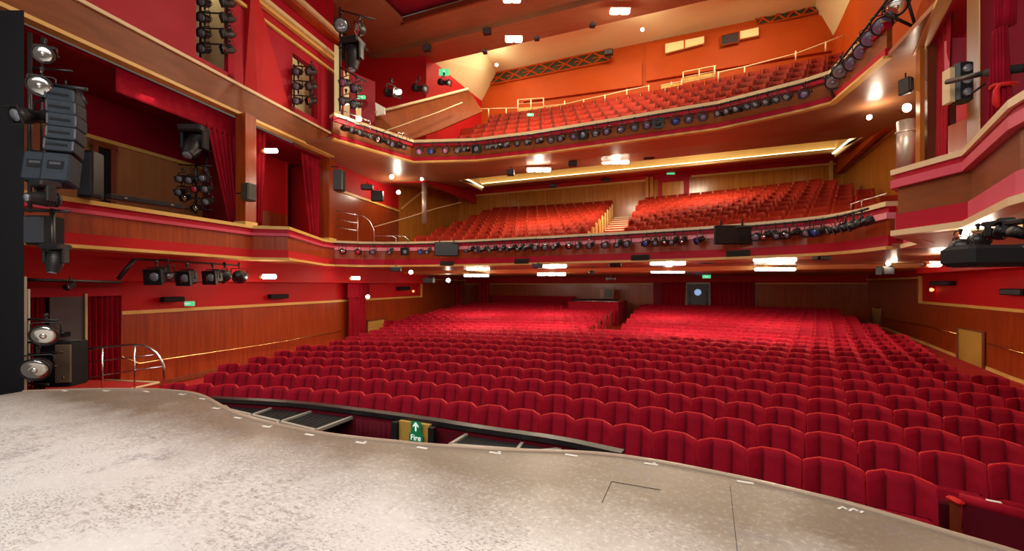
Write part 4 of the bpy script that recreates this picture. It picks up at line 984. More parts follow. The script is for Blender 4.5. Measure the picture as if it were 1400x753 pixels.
for i, (px, kd, ln) in enumerate(cps):
    q = on_path(ci_o, px, 3.36)
    if not q: continue
    o = getl(kd, ln, .85); jit = random.uniform(-.8, .3) if px > 620 else random.uniform(-.2, .3)
    put(o, '%s %s on the dress circle front, %s from the left' % (LDESC.get(ln, 'black'), KDESC[kd], ordw(i)), (q[0], q[1], 3.36), q[2] + jit, 'stage lanterns along the dress circle front')
q = on_path(ci_o, 778, 3.36); o = getl('par', 'silver', .8); put(o, 'bright silver faced small lantern in the middle of the dress circle front', (q[0], q[1], 3.36), .1)
for ch in (o.children[-1],): pass
# screens on the circle front
def screen(px0, px1, py0, py1, lab, d=None):
    q = on_path(ci_o, (px0 + px1) / 2, 3.3); dd = -q[0] * sT + q[1] * cT; a, b = D(px0, py0, dd), D(px1, py1, dd); w = (b - a).xy.length; h = abs(a.z - b.z)
    r = thing('monitor', lab, 'monitor', ((a.x + b.x) / 2, (a.y + b.y) / 2, (a.z + b.z) / 2), TH)
    MB().box((0, 0, 0), (w, .12, h), bev=.02).build('casing', M['blackmat'], r); MB().box((0, -.062, 0), (w * .94, .01, h * .9)).build('screen', M['screen'], r)
    for s in (-.3, .3): MB().box((s * w, .05, h / 2 + .05), (.04, .04, .2)).build('hanging_bracket', M['black'], r)
screen(594, 627, 331, 350, 'smaller black monitor hung on the circle front, left of centre'); screen(977, 1026, 308, 334, 'larger black monitor hung on the circle front, right of centre')
def spk(px, py, d, w, h, lab, dep=.2, mat='grille', rz=TH, yaw=0):
    p = D(px, py, d); r = thing('loudspeaker', lab, 'loudspeaker', p, rz + yaw); W, H = w * d / F, h * d / F
    MB().box((0, dep / 2, 0), (W, dep, H), bev=.015).build('case', M['blackmat'], r); MB().box((0, -.008, 0), (W * .9, .02, H * .88)).build('grille', M[mat], r); return r
# slot vents in the red lower band
for i, (px, py, w) in enumerate(((611, 360, 20), (713, 357, 21), (875, 352, 24), (1009, 346, 29))):
    q = on_path(off(circ_mid, .08), px, 2.7); dd = -q[0] * sT + q[1] * cT; p = D(px, py, dd); W = w * dd / F
    r = thing('wall_vent', 'dark green louvre vent on the red circle band, %s from the left' % ordw(i), 'vent', (q[0], q[1], p.z), q[2])
    MB().box((0, 0, 0), (W, .06, .18)).build('vent_frame', M['olive'], r)
    g_ = MB()
    for k in range(4): g_.box((0, -.035, -.06 + k * .04), (W * .95, .02, .012), tilt=.5)
    g_.build('louvres', M['black'], r)
# small boxes and cameras hung under the tiers
def hung(px, py, d, w, h, lab, nmn='loudspeaker', cat='loudspeaker'):
    p = D(px, py, d); W, H = w * d / F, h * d / F; r = thing(nmn, lab, cat, p, TH + random.uniform(-.3, .3))
    MB().box((0, 0, 0), (W, .22, H), bev=.02).build('case', M['black'], r); MB().box((0, -.115, 0), (W * .8, .02, H * .75)).build('front_grille', M['grille'], r)
    MB().tube([(0, 0, H / 2), (0, 0, H / 2 + .12)], .015, 6).build('hanging_bracket', M['black'], r); return r
for i, (px, py, w, h) in enumerate(((541, 368, 14, 6), (735, 363, 14, 6), (841, 361, 16, 8), (966, 356, 17, 9), (1123, 351, 22, 9))):
    hung(px, py, 14.2 if px < 1100 else 11, w, h, 'black box fitting hung below the circle front, %s from the left' % ordw(i))
for i, (px, py, w, h) in enumerate(((586, 383, 16, 8), (809, 372, 8, 4), (835, 381, 12, 4), (998, 367, 9, 5), (1110, 364, 10, 5), (1210, 370, 22, 12))):
    hung(px, py, 17.5 if px < 1150 else 14, w, h, 'small dark fitting on the stalls ceiling, %s from the left' % ordw(i))
for i, (px, py, w, h) in enumerate(((698, 236, 10, 8), (783, 224, 12, 7), (887, 213, 14, 9), (990, 200, 14, 9), (1238, 118, 8, 22))):
    hung(px, py, 16.5 if px < 1200 else 9, w, h, 'black fitting under the upper circle, %s from the left' % ordw(i))
for i, (px, py, w, h) in enumerate(((584, 66, 11, 8), (666, 43, 11, 8), (663, 71, 6, 4), (734, 53, 7, 4), (764, 17, 12, 10), (810, 35, 8, 4), (896, 13, 8, 4))):
    hung(px, py, 17.2 if py > 30 or px > 700 else 15, w, h, 'small black fitting on the main ceiling beam, %s from the left' % ordw(i))
for i, (px, py, w, h) in enumerate(((832, 72, 12, 7), (901, 56, 14, 6), (978, 36, 12, 6), (756, 254, 10, 5), (828, 246, 12, 4))):
    hung(px, py, 22.3 if py < 100 else 21.6, w, h, 'dark fitting at the top of the %s, %s from the left' % (('orange rear wall', ordw(i)) if i < 3 else ('circle rear wall', ordw(i - 3))))

# --- fluorescent fittings ---
def flu(px0, px1, py0, py1, d, lab, n=2, group=None, watt=60, hz=.10):
    a, b = D(px0, py0, d), D(px1, py1, d * 1.0); w = (b - a).length; m = (a + b) / 2; t = b - a
    r = thing('ceiling_light', lab, 'ceiling light', m, math.atan2(t.y, t.x), group)
    h = MB(); h.box((0, 0, hz), (w, .28, .05), bev=.01); h.build('housing', M['white'], r)
    MB().tube([(-w * .3, 0, hz), (-w * .3, 0, hz + .15)], .012, 5).build('hanger', M['black'], r); MB().tube([(w * .3, 0, hz), (w * .3, 0, hz + .15)], .012, 5).build('hanger', M['black'], r)
    for k in range(n):
        g = MB(); cx = (k - (n - 1) / 2) * w / n; g.box((cx, 0, .02), (w / n * .92, .2, .11), bev=.03); g.build('lamp', M['tube'], r)
    ld = bpy.data.lights.new('light', 'AREA'); ld.shape = 'RECTANGLE'; ld.size = max(w, .3); ld.size_y = .2; ld.energy = watt; ld.color = (1, .84, .62); ld.spread = math.pi
    lo = bpy.data.objects.new('lamp_light', ld); C.objects.link(lo); lo.parent = r; lo.location = (0, 0, -.06)
    ld = bpy.data.lights.new('light', 'POINT'); ld.energy = watt * .28; ld.color = (1, .84, .62); ld.shadow_soft_size = .15
    lo = bpy.data.objects.new('lamp_light', ld); C.objects.link(lo); lo.parent = r; lo.location = (0, -.1, -.22); return r
K = 2.0
for i, (x0, x1, y0, y1) in enumerate(((637, 670, 368.5, 368), (742, 775, 365.5, 364.5), (889, 937, 361.5, 360.5), (1031, 1088, 357, 355.5))):
    flu(x0, x1, y0, y1, (16.3, 16, 14, 12.2)[i], 'bright twin lamp fitting under the stalls ceiling front line, %s from the left' % ordw(i), 3 if i > 1 else 2, 'lamp fittings on the stalls ceiling', 130 * K)
for i, (x0, x1, y0, y1) in enumerate(((634, 669, 377.5, 377), (734, 774, 376, 375.5), (890, 936, 372.5, 372), (1032, 1087, 369.5, 368.5))):
    flu(x0, x1, y0, y1, (20.5, 20, 18, 15.5)[i], 'bright lamp fitting on the rear stalls ceiling line, %s from the left' % ordw(i), 3, 'lamp fittings on the stalls ceiling', 85 * K)
for i, (x0, x1, y0, y1) in enumerate(((720, 753, 235, 231.5), (823, 860, 225, 220), (943, 984, 208, 203))):
    flu(x0, x1, y0, y1, 17.2, 'bright white lamp fitting above the dress circle, %s from the left' % ordw(i), 3, 'lamp fittings above the dress circle', 160 * K)
for i, (x0, x1, y0, y1) in enumerate(((691, 714, 58, 53), (834, 861, 20, 14))):
    flu(x0, x1, y0, y1, 16.2, 'bright lamp fitting on the main ceiling beam, %s from the left' % ordw(i), 2, 'lamp fittings on the main ceiling', 260 * K)
flu(688, 712, 3, -1, 14.6, 'dim lamp fitting at the top edge of the ceiling', 2, 'lamp fittings on the main ceiling', 160 * K)
# bulkhead lamps on side walls and small downlights
def bulk(px, py, d, lab, s=.09, watt=20, col=(1, .82, .6), up=.0):
    p = D(px, py, d); r = thing('wall_lamp', lab, 'wall lamp', p, TH); MB().lathe([(0, s * .6), (.02, s), (.06, s * .9)], (0, 0, 0), (0, -1, 0), 14).build('lamp_glass', M['tube'], r)
    MB().lathe([(-.05, s * 1.1), (.015, s * 1.1)], (0, 0, 0), (0, -1, 0), 14).build('lamp_base', M['wood_dark'], r)
    ld = bpy.data.lights.new('light', 'POINT'); ld.energy = watt; ld.color = col; ld.shadow_soft_size = .08; lo = bpy.data.objects.new('lamp_light', ld); C.objects.link(lo); lo.parent = r; lo.location = (0, -.25, -.05 + up); return r
def tubelamp(px0, px1, py, d, lab, watt):
    a, b = D(px0, py, d), D(px1, py, d); m = (a + b) / 2; t = b - a; w = t.length; r = thing('wall_lamp', lab, 'wall lamp', m, math.atan2(t.y, t.x))
    MB().lathe([(0, .07), (w * .95, .07), (w, .05)], (-w / 2, 0, 0), (1, 0, 0), 12).build('lamp_glass', M['tube'], r); MB().lathe([(-.14, .05), (-.12, .08), (0, .08)], (-w / 2, 0, 0), (1, 0, 0), 12).build('lamp_base', M['wood_dark'], r)
    ld = bpy.data.lights.new('light', 'POINT'); ld.energy = watt; ld.color = (1, .84, .64); ld.shadow_soft_size = .1; lo = bpy.data.objects.new('lamp_light', ld); C.objects.link(lo); lo.parent = r; lo.location = (0, -.2, -.12)
tubelamp(360, 377, 378, 12.6, 'white tubular lamp on the left wall under the far end of the boxes', 26 * K)
tubelamp(481, 492, 380, 16.5, 'white tubular lamp above the narrow red drape on the left wall', 22 * K)
bulk(698 - 85, 383, 23, 'small bright lamp high at the rear left of the stalls', .12, 12 * K)
bulk(503, 405.5, 18.4, 'small white lamp on the scarlet wall right of the red drape', .09, 7 * K)
bulk(1213, 360.5, 14.0, 'small round ceiling lamp near the right wall, above the ochre door', .07, 14 * K)
tubelamp(1268, 1285, 361, 10.4, 'curved bright lamp on the right wall under the box', 34 * K)
bulk(1316, 321, 5.6, 'bright lamp under the right box beside the moving lights', .07, 16 * K)
bulk(1238, 148, 9.6, 'bright square lamp under the upper circle at the right', .10, 36 * K)
bulk(1187, 161, 11.5, 'small recessed lamp in the upper circle underside at the right', .07, 30 * K)
bulk(536, 242, 14.5, 'twin bright lamps under the upper circle at the left', .08, 90 * K)
bulk(545, 263, 19.5, 'small lamp on the red wall at the left of the dress circle', .10, 60 * K)
tubelamp(363, 379, 206, 12.6, 'long bright lamp on the ceiling of the far left box', 16 * K)
bulk(577, 245, 15.5, 'tiny recessed lamp in the underside of the upper circle at the left', .06, 14 * K)
bulk(546, 126, 16.0, 'bright flaring spotlight on the red wall at the upper left', .10, 18 * K)
bulk(491, 163, 14.2, 'small bright lamp behind the upper circle rail at the left', .10, 50 * K)
bulk(679, 89, 23.5, 'tiny recessed lamp in the cream rear ceiling, left of two', .09, 60 * K); bulk(878, 41, 20.0, 'tiny recessed lamp in the cream rear ceiling, right of two', .09, 60 * K)
bulk(562, 372, 15.5, 'small downlight below the left part of the dress circle front', .08, 12 * K)
# cove strips of the circle coffer
for nme, c, d in (('long lit cove strip along the back of the circle ceiling coffer', ((RX0 + RX1) / 2, RY1 - .06, 7.40), (RX1 - RX0, .05, .05)), ('short lit cove strip at the left end of the circle ceiling coffer', (RX0 + .05, (RY0 + RY1) / 2, 7.22), (.05, RY1 - RY0, .05)), ('short lit cove strip at the right end of the circle ceiling coffer', (RX1 - .05, (RY0 + RY1) / 2, 7.22), (.05, RY1 - RY0, .05))):
    tag(MB().box(c, d).build('cove_light', M['cove']), nme, 'cove light')
def area(loc, rot, sx, sy, e, col=(1, .85, .66), nm_='ceiling_wash'):
    ld = bpy.data.lights.new(nm_, 'AREA'); ld.shape = 'RECTANGLE'; ld.size = sx; ld.size_y = sy; ld.energy = e; ld.color = col
    o = bpy.data.objects.new(nm_, ld); C.objects.link(o); o.location = loc; o.rotation_euler = rot; return o
area(((RX0 + RX1) / 2, RY1 - .25, 7.42), (math.radians(150), 0, 0), RX1 - RX0, .1, 15 * K, (1, .80, .5))
# exit signs
for i, (px, py, d, w, lab) in enumerate(((257, 415, 11.6, 15, 'green exit sign on the gold trim of the left stalls wall'), (966, 378, 24, 11, 'green exit sign above the rear stalls door'), (663, 377.5, 25.5, 6, 'small green exit sign at the rear left of the stalls'),
                                         (917, 236, 21.0, 11, 'green exit sign over the circle rear doorway'), (725, 157, 19.6, 9, 'green exit sign below the left gold railing of the upper circle'), (955.5, 117, 18.2, 10, 'green exit sign below the right gold railing of the upper circle'), (494, 133, 15.4, 11, 'green exit sign in the dark doorway at the upper left'))):
    p = D(px, py, d); W = w * d / F; r = thing('exit_sign', lab, 'exit sign', p, TH + (.3 if i == 0 else 0)); MB().box((0, 0, 0), (W, .06, W * .42), bev=.01).build('sign_case', M['green'], r)
    MB().box((-W * .05, -.034, 0), (W * .5, .006, W * .12)).build('white_arrow', M['signwhite'], r)
p = D(607, 99, 18.5); r = thing('exit_sign', 'green glowing box with a white bar high on the red wall at the upper left', 'exit sign', p, TH); MB().box((0, 0, 0), (.45, .08, .3), bev=.02).build('sign_case', M['green'], r); MB().box((0, -.045, 0), (.05, .008, .18)).build('white_arrow', M['signwhite'], r)  # small glowing green box with a white bar
# ================= UPPER REAR RAILINGS =================
RL = ((-14, 21.3), (9, 21.3))
def rp(px, py, o=0): return L(px, (RL[0][0], RL[0][1] - o), (RL[1][0], RL[1][1] - o), py)
def railing(top, posts, lab, low=None, mid=None, mat='gold_pale', rr=.03, ph=None):
    r = thing('railing', lab, 'railing', (0, 0, 0)); MB().tube([rp(*p) for p in top], rr, 6).build('top_rail', M[mat], r)
    if low: MB().tube([rp(*p) for p in low], rr * .7, 6).build('bottom_rail', M[mat], r)
    if mid: MB().tube([rp(*p) for p in mid], rr * .6, 6).build('middle_rail', M[mat], r)
    for x, y0, y1 in posts: MB().tube([rp(x, y0), rp(x, y1)], rr * 1.2, 6).build('post', M[mat], r)
railing([(622, 150), (708, 147.6)], [(623, 150, 168), (668, 149, 160), (692, 148.5, 160)], 'thin gold railing at the left end of the upper circle')
railing([(708, 136.5), (744, 134)], [(708, 136.5, 159), (726, 135.5, 157), (743, 134, 152)], 'raised gold railing around the left stairhead of the upper circle', mid=[(708, 142), (744, 140)], low=[(708, 150), (744, 147)])
railing([(744, 145.5), (772, 142.5)], [(772, 138, 148)], 'low gold framed opening right of the left stairhead', low=[(744, 154), (772, 149)])
railing([(772, 142.5), (798, 136.5), (827, 130.5), (857, 123.5), (887, 117.5)], [(798, 135.5, 145), (827, 129.5, 139.5), (857, 122, 134), (887, 116.5, 129)], 'middle stretch of gold railing across the upper circle', low=[(772, 149), (857, 134), (887, 127.5)])
railing([(903, 117), (932, 111.5)], [(918, 112, 119), (932, 108, 121)], 'low gold framed opening left of the right stairhead', low=[(903, 124), (932, 119.5)])
railing([(934, 98.5), (979, 90)], [(934, 98.5, 114), (956, 95, 112), (977, 90, 107), (982, 98, 112)], 'raised gold railing around the right stairhead of the upper circle', mid=[(934, 106), (979, 97)], low=[(934, 113), (979, 104)])
railing([(982, 99), (1018, 91.5), (1088, 73.5), (1129, 58), (1169, 43)], [(1018, 91, 104), (1088, 70, 83), (1129, 57, 70), (1169, 43, 54)], 'long gold railing rising to the right end of the upper circle')
RA = [o for o in C.objects if o.name.startswith('railing')]
HL = {'lit gold panel in the left': 3, 'lit gold panel in the right': 5, 'gold panel behind the left': 2, 'gold panel behind the right': 6}
class _H(dict):
    def __getitem__(s, l): return [RA[i - 1] for k, i in HL.items() if l.startswith(k)][0]
HOST = _H()
for ps, lab in (([(746, 146), (771, 143), (771, 149), (746, 153)], 'lit gold panel in the left stairhead opening of the upper circle'), ([(904, 117), (931, 112), (931, 119), (904, 123)], 'lit gold panel in the right stairhead opening of the upper circle'),
                ([(709, 147), (742, 145), (742, 151), (709, 153)], 'gold panel behind the left raised railing of the upper circle'), ([(935, 107), (977, 99), (977, 105), (935, 113)], 'gold panel behind the right raised railing of the upper circle')):
    o = MB().slab([rp(x, y, -.1) for x, y in ps], .05).build('stairhead_panel', M['gold'], HOST[lab]); o['label'] = lab
# ================= UPPER LEFT: STAIR PARAPET, DOORWAY =================
def poly(pts, mat, name, th=.08, **k): return MB().slab([D(*p) for p in pts], th).build(name, M[mat], **k)
poly([(513, 154, 16.0), (640, 122, 18.6), (660, 152, 18.6), (600, 178, 17.2), (558, 192, 16.4), (513, 178, 16.0)], 'wood_matt', 'wall_stair', kind='structure')
MB().tube([D(513, 154, 15.9), D(640, 121.5, 18.5)], .06, 6).build('trim_26', M['gold_pale'], kind='structure')
h = thing('handrail', 'gold handrail climbing the wood parapet at the upper left', 'handrail'); MB().tube([D(524, 180, 15.2), D(600, 153, 16.6), D(632, 140, 17.4)], .02, 6).build('rail', M['gold_pale'], h)
for a in ((560, 167.5, 15.9), (600, 153, 16.6)): MB().tube([D(*a), D(a[0], a[1] + 2, a[2] + .25)], .015, 5).build('bracket', M['gold_pale'], h)
poly([(462, 90, 15.6), (513, 112, 16.9), (513, 182, 16.9), (462, 182, 15.6)], 'crimson_dark', 'wall_left', kind='structure')
poly([(470, 95, 15.2), (478, 99, 15.3), (478, 166, 15.3), (470, 164, 15.2)], 'gold_pale', 'trim_27', kind='structure'); poly([(487, 143, 15.2), (494, 145, 15.3), (494, 172, 15.3), (487, 170, 15.2)], 'gold_pale', 'trim_28', kind='structure')
poly([(457, 60, 15.3), (466, 66, 15.4), (466, 160, 15.4), (457, 158, 15.3)], 'beige', 'trim_29', kind='structure')
r = thing('guard_rail', 'short chrome guard rail behind the upper circle front at the left', 'railing'); MB().tube([D(470, 152, 13.9), D(506, 166, 14.5), D(506, 176, 14.5)], .02, 6).build('top_rail', M['chrome'], r); MB().tube([D(506, 166, 14.5), D(506, 178, 14.5)], .02, 6).build('post', M['chrome'], r)
r = thing('guard_rail', 'small chrome barrier at the left corner of the upper circle seats', 'railing')
for a, b in ((544, 556), (550, 560)): MB().tube([D(a, 188, 15.6), D(a, 181, 15.6), D(b, 186, 16), D(b, 191, 16)], .02, 6).build('hoop', M['chrome'], r)
# circle level guard rails at the left
r = thing('guard_rail', 'tall chrome guard rail with three bars at the left end of the circle', 'railing'); dd = 15.9
for k, (y0, y1) in enumerate(((288, 294), (299.5, 305), (310, 315.5))): MB().tube([D(459, y0, 16.3), D(489, y1, 16.3)], .025, 6).build('bar', M['chrome'], r)
MB().tube([D(489, 294, 16.3), D(498, 296, 16.3), D(506, 303, 16.3), D(511, 313, 16.3), D(512, 330, 16.3)], .022, 6).build('curved_rail', M['chrome'], r); MB().tube([D(489, 293, 16.3), D(489, 331, 16.3)], .022, 6).build('post', M['chrome'], r)
r = thing('guard_rail', 'low chrome guard rail along the circle front at the left', 'railing')
MB().tube([D(512, 322, 16.2), D(536, 322.5, 16.2), D(541, 325, 16.2), D(542, 330, 16.2)], .025, 6).build('bar', M['chrome'], r); MB().tube([D(533, 321, 15.9), D(553, 323, 15.9), D(558, 327, 15.9), D(558, 332, 15.9)], .02, 6).build('hoop', M['chrome'], r)
handrail([D(512, 310, 17.3), D(560, 296.5, 19.5), D(592, 286, 20.5), D(630, 276.5, 21.5)], 'pale handrail climbing the wood wall at the left of the circle', (1, 2), 'gold_pale')
r = thing('guard_rail', 'chrome guard rail at the right end of the circle front', 'railing')
MB().tube([D(1163, 286, 10.2), D(1164, 279, 10.2), D(1172, 276, 10.1), D(1212, 265, 9.2)], .018, 6).build('top_rail', M['chrome'], r); MB().tube([D(1178, 275, 10.0), D(1178, 284, 10.0)], .014, 6).build('post', M['chrome'], r)
for px, y0, y1, d, lab in ((580, 250, 306, 20.2, 'chrome duct column on the wood wall left of the circle'), (1238, 165, 232, 10.3, 'chrome duct column beside the gold wall right of the circle')):
    a, b = D(px, y0, d), D(px, y1, d); r = thing('duct', lab, 'duct', (a.x, a.y, b.z)); MB().lathe([(0, .12 if px < 700 else .17), (a.z - b.z, .12 if px < 700 else .17)], (0, 0, 0), (0, 0, 1), 20).build('duct_pipe', M['steel'], r)
    MB().lathe([(0, .15 if px < 700 else .2), (.04, .15 if px < 700 else .2)], (0, 0, (a.z - b.z) * .75), (0, 0, 1), 20).build('joint_ring', M['steel'], r)
# circle level left wall fittings
for px, py, d, w, h, lab in ((502, 256, 16.5, 16, 7, 'black box fitting on the red wall above the circle guard rail'), (516, 268, 17.5, 16, 14, 'dark framed hatch on the red wall at the left of the circle')):
    hung(px, py, d, w, h, lab, 'wall_box', 'wall box')
p = D(464, 247, 14.6); r = thing('loudspeaker', 'tall black speaker beside the far wood column of the boxes', 'loudspeaker', p, TH); MB().box((0, 0, 0), (.34, .3, .75), bev=.03).build('case', M['black'], r); MB().box((0, -.155, 0), (.28, .02, .68)).build('grille', M['grille'], r); MB().tube([(0, 0, .37), (0, 0, .5), (-.3, 0, .5)], .02, 6).build('hanging_bracket', M['black'], r)
# black wall boxes along the stalls walls
for i, (px, py, w, h, line, lab) in enumerate(((236, 409, 30, 7, wl_, 'long black speaker bar on the left scarlet wall, nearest the stage'), (381, 405, 25, 6, wl_, 'black speaker bar in the middle of the left scarlet wall'), (552, 394, 15, 5, wl_, 'small black speaker bar on the left wall beyond the red drape'),
                                               (1287, 387, 28, 6, wr_, 'black speaker bar on the right scarlet wall, further from the edge'), (1386, 399, 32, 9, wr_, 'black speaker bar on the right scarlet wall at the picture edge'))):
    q = L(px, *line, py); d = -q.x * sT + q.y * cT; a, b = L(px - w / 2, *line), L(px + w / 2, *line)
    r = thing('speaker_bar', lab, 'loudspeaker', q, math.atan2(b.y - a.y, b.x - a.x)); W = (b - a).xy.length
    MB().box((0, 0, 0), (W, .16, h * d / F), bev=.02).build('case', M['blackmat'], r); MB().box((0, -.085 if px > 700 else .085, 0), (W * .9, .01, h * d / F * .7)).build('grille', M['grille'], r)
for px, py, line, lab in ((565, 398, wl_, 'small red glowing lamp at the end of the left scarlet wall'), (1273, 396, wr_, 'small red glowing lamp on the right scarlet wall under the black bar')):
    q = L(px, *line, py); r = thing('wall_lamp', lab, 'wall lamp', q, TH); MB().lathe([(0, .07), (.07, .05)], (0, 0, 0), (0, -1, 0), 12).build('lamp_glass', nm('warm_red_lamp', (1, .2, .1), .4, emit=(1, .25, .1), estr=6), r); MB().lathe([(-.04, .09), (0, .09)], (0, 0, 0), (0, -1, 0), 12).build('lamp_base', M['black'], r)

# ================= LEFT PROSCENIUM LIGHTING TOWER =================
def bar2(a, b, r=.03): return MB().tube([D(*a), D(*b)], r, 8)
t = thing('lighting_ladder', 'black lighting ladder beside the dark proscenium at the far left', 'lighting ladder')
bar2((41, 45, 6.9), (41, 290, 6.9)).build('upright', M['black'], t); bar2((57, 50, 7.1), (57, 270, 7.1), .02).build('upright', M['black'], t)
for y, x2 in ((62, 75), (92, 98), (118, 95), (150, 72), (205, 70), (238, 96), (270, 80)): bar2((38, y, 6.95), (x2, y + 5, 6.95), .02).build('rung', M['black'], t)
def lantern_at(px, py, d, kd, ln, s, yaw, lab, grp=None, ox=0):
    o = getl(kd, ln, s); p = D(px, py, d); put(o, lab, (p.x, p.y, p.z + .33 * s), yaw, grp)
g_ = 'lanterns on the left ladder'
lantern_at(62, 75, 6.8, 'flood', 'silver', .75, .8, 'round lantern with bright lens at the top of the left ladder', g_)
lantern_at(57, 118, 6.7, 'flood', 'silver', .85, .9, 'shiny round lantern second from the top of the left ladder', g_)
lantern_at(58, 160, 6.8, 'profile', 'lens', 1.35, .2, 'long grey lantern tilted down, third on the left ladder', g_)
def moving_head(px, py, d, s, yaw, lab, hat=0, lens='lens', tilt=.9):
    p = D(px, py, d); r = thing('moving_light', lab, 'moving light', p, yaw); S = Matrix.Scale(s, 4)
    b = MB(); b.box((0, 0, .30), (.42, .34, .14), bev=.03); b.xf(S); b.build('base', M['black'], r)
    for sx in (-1, 1): b = MB(); b.box((sx * .19, 0, .10), (.06, .16, .34), bev=.02); b.xf(S); b.build('yoke_arm', M['black'], r)
    T = S @ rotm(tilt); b = MB(); b.lathe([(-.22, .09), (-.20, .14), (.0, .155), (.18, .13), (.26, .10), (.28, .10)], (0, 0, 0), (0, -1, 0), 16)
    for k in range(4): b.lathe([(-.17 + k * .05, .16), (-.155 + k * .05, .16)], (0, 0, 0), (0, -1, 0), 16)
    b.xf(T); h = b.build('head', M['black'], r); l = MB(); l.lathe([(.27, .085), (.30, .07)], (0, 0, 0), (0, -1, 0), 16); l.xf(T); l.build('lens', M[lens], h); return r
moving_head(62, 272, 6.4, .75, .1, 'grey moving light on the bottom bracket of the left ladder', tilt=.1)
# line array: hung column of eight slate cabinets, curving outward
t = thing('line_array', 'curved column of slate grey loudspeaker cabinets hanging at the left', 'loudspeaker', (0, 0, 0))
cabs = [(89, 133, .0), (91, 151, .0), (92, 169, .02), (91, 187, .04), (88, 204, .08)]
for i, (x, y, tl) in enumerate(cabs):
    p = D(x, y, 6.9); b = MB(); b.box((0, 0, 0), (.38, .34, .222), bev=.015); o = b.build('cabinet', M['slate'], t, loc=p); o.rotation_euler = (.12 - i * .07, 0, TH + .45)
    MB().box((-.02, -.172, 0), (.25, .012, .04)).build('slot', M['blackmat'], o)
    for s in (-.17, .17): MB().box((s, -.172, 0), (.025, .012, .16)).build('end_bracket', M['black'], o)
for i, (x, y) in enumerate(((57, 232), (84, 234))):
    p = D(x, y, 6.75); b = MB(); b.box((0, 0, 0), (.33 if i == 0 else .36, .34, .50), bev=.03); o = b.build('cabinet', M['slate'], t, loc=p); o.rotation_euler = (-.2, 0, TH + .4)
    MB().box((0, -.172, .03), (.2, .012, .14), bev=.004).build('slot', M['blackmat'], o); MB().box((0, -.18, .05), (.14, .012, .05), bev=.004).build('handle', M['grille'], o)
b = MB(); b.tube([D(75, 117, 6.8), D(118, 122, 6.8)], .035, 6); b.tube([D(108, 122, 6.8), D(118, 142, 6.8)], .02, 6); b.tube([D(84, 116, 6.8), D(84, 126, 6.9)], .02, 6); b.tube([D(104, 120, 6.8), D(104, 130, 6.9)], .02, 6); b.tube([D(90, 116, 6.8), Vector((D(90, 116, 6.8).x, D(90, 116, 6.8).y, 5.15))], .015, 6); b.build('flying_frame', M['black'], t)
r = thing('loudspeaker', 'tall black speaker cabinet standing in the left box behind the slate column', 'loudspeaker', D(124, 240, 8.3), TH + .2); MB().box((0, 0, 0), (.28, .3, .95), bev=.02).build('case', M['black'], r); MB().box((0, -.155, 0), (.22, .02, .85)).build('grille', M['grille'], r)
# dark speaker on the box front
r = spk(47, 314, 6.6, 29, 40, 'square dark speaker cabinet on the left box front beside the proscenium', .3)
t = thing('lighting_ladder', 'vertical black pole with a hanging lantern in front of the left box', 'lighting ladder')
bar2((72, 285, 6.6), (72, 372, 6.6), .035).build('upright', M['black'], t); bar2((33, 287, 6.6), (95, 289, 6.6), .025).build('rung', M['black'], t); bar2((33, 382, 7.4), (166, 386, 8.8), .03).build('rung', M['black'], t)
moving_head(76, 356, 6.6, .72, .5, 'black moving light hanging below the left box pole', lens='lens', tilt=1.3)
bulk2 = lantern_at(96, 391, 8.0, 'par', 'silver', .5, .4, 'tiny lantern hanging from the low bar over the entrance')
# floor lantern stand
t = thing('lighting_stand', 'black lantern stand with cross bars at the far left of the stage', 'lighting stand')
bar2((38, 395, 7.2), (38, 527, 7.2), .03).build('upright', M['pitframe'], t)
for a, b in (((34, 436, 7.2), (79, 438, 7.2)), ((34, 468, 7.2), (110, 465, 7.2)), ((34, 485, 7.2), (85, 481, 7.2)), ((40, 524, 7.2), (66, 526, 7.2))): bar2(a, b, .022).build('cross_bar', M['black'], t)
lantern_at(63, 456, 7.0, 'flood', 'silver', .95, .9, 'large bright silver floodlight, upper of two beside the entrance', 'silver floodlights at the left entrance')
lantern_at(52, 502, 7.0, 'flood', 'silver', 1.05, .8, 'large silver floodlight tilted down, lower of two beside the entrance', 'silver floodlights at the left entrance')
r = thing('loudspeaker', 'upright dark speaker with a tan front panel in the left entrance', 'loudspeaker', D(84, 496, 7.9), TH + .15); MB().box((0, 0, 0), (.62, .4, .85), bev=.02).build('case', M['blackmat'], r)
MB().box((.20, -.21, .02), (.26, .03, .72), bev=.01).build('front_panel', nm('tan_speaker_front', (.20, .14, .085), .6), r); MB().lathe([(0, .025), (.01, .02)], (.22, -.235, -.24), (0, -1, 0), 10).build('badge', M['silver'], r)
# bar of square lanterns under the left boxes
t = pipe([D(184, 354, 9.4), D(230, 356, 10.2), D(328, 363, 12.2)], 'black lighting bar hung beneath the left boxes'); MB().tube([D(184, 354, 9.4), D(161, 382, 9.2)], .05, 6).build('diagonal_strut', M['black'], t)
for i, (px, py, d, kd, ln) in enumerate(((214, 378, 9.6, 'fresnel', 'lens'), (256, 380, 10.2, 'fresnel', 'lens'), (291, 379, 11.0, 'fresnel', 'lens'), (307, 377, 11.4, 'flood', 'lens'), (327, 377, 11.8, 'flood', 'lens'))):
    lantern_at(px, py, d, kd, ln, 1.05, (.5, .3, .3, -.9, -2.4)[i], '%s on the bar under the left boxes, %s from the left' % (('square lantern', 'square lantern', 'square lantern', 'round side-on lantern', 'round lantern turned away')[i], ordw(i)), 'lanterns on the bar under the left boxes')
lantern_at(229, 374, 9.9, 'profile', 'lens', 1.0, 1.2, 'long lantern lying sideways between the first two square lanterns')
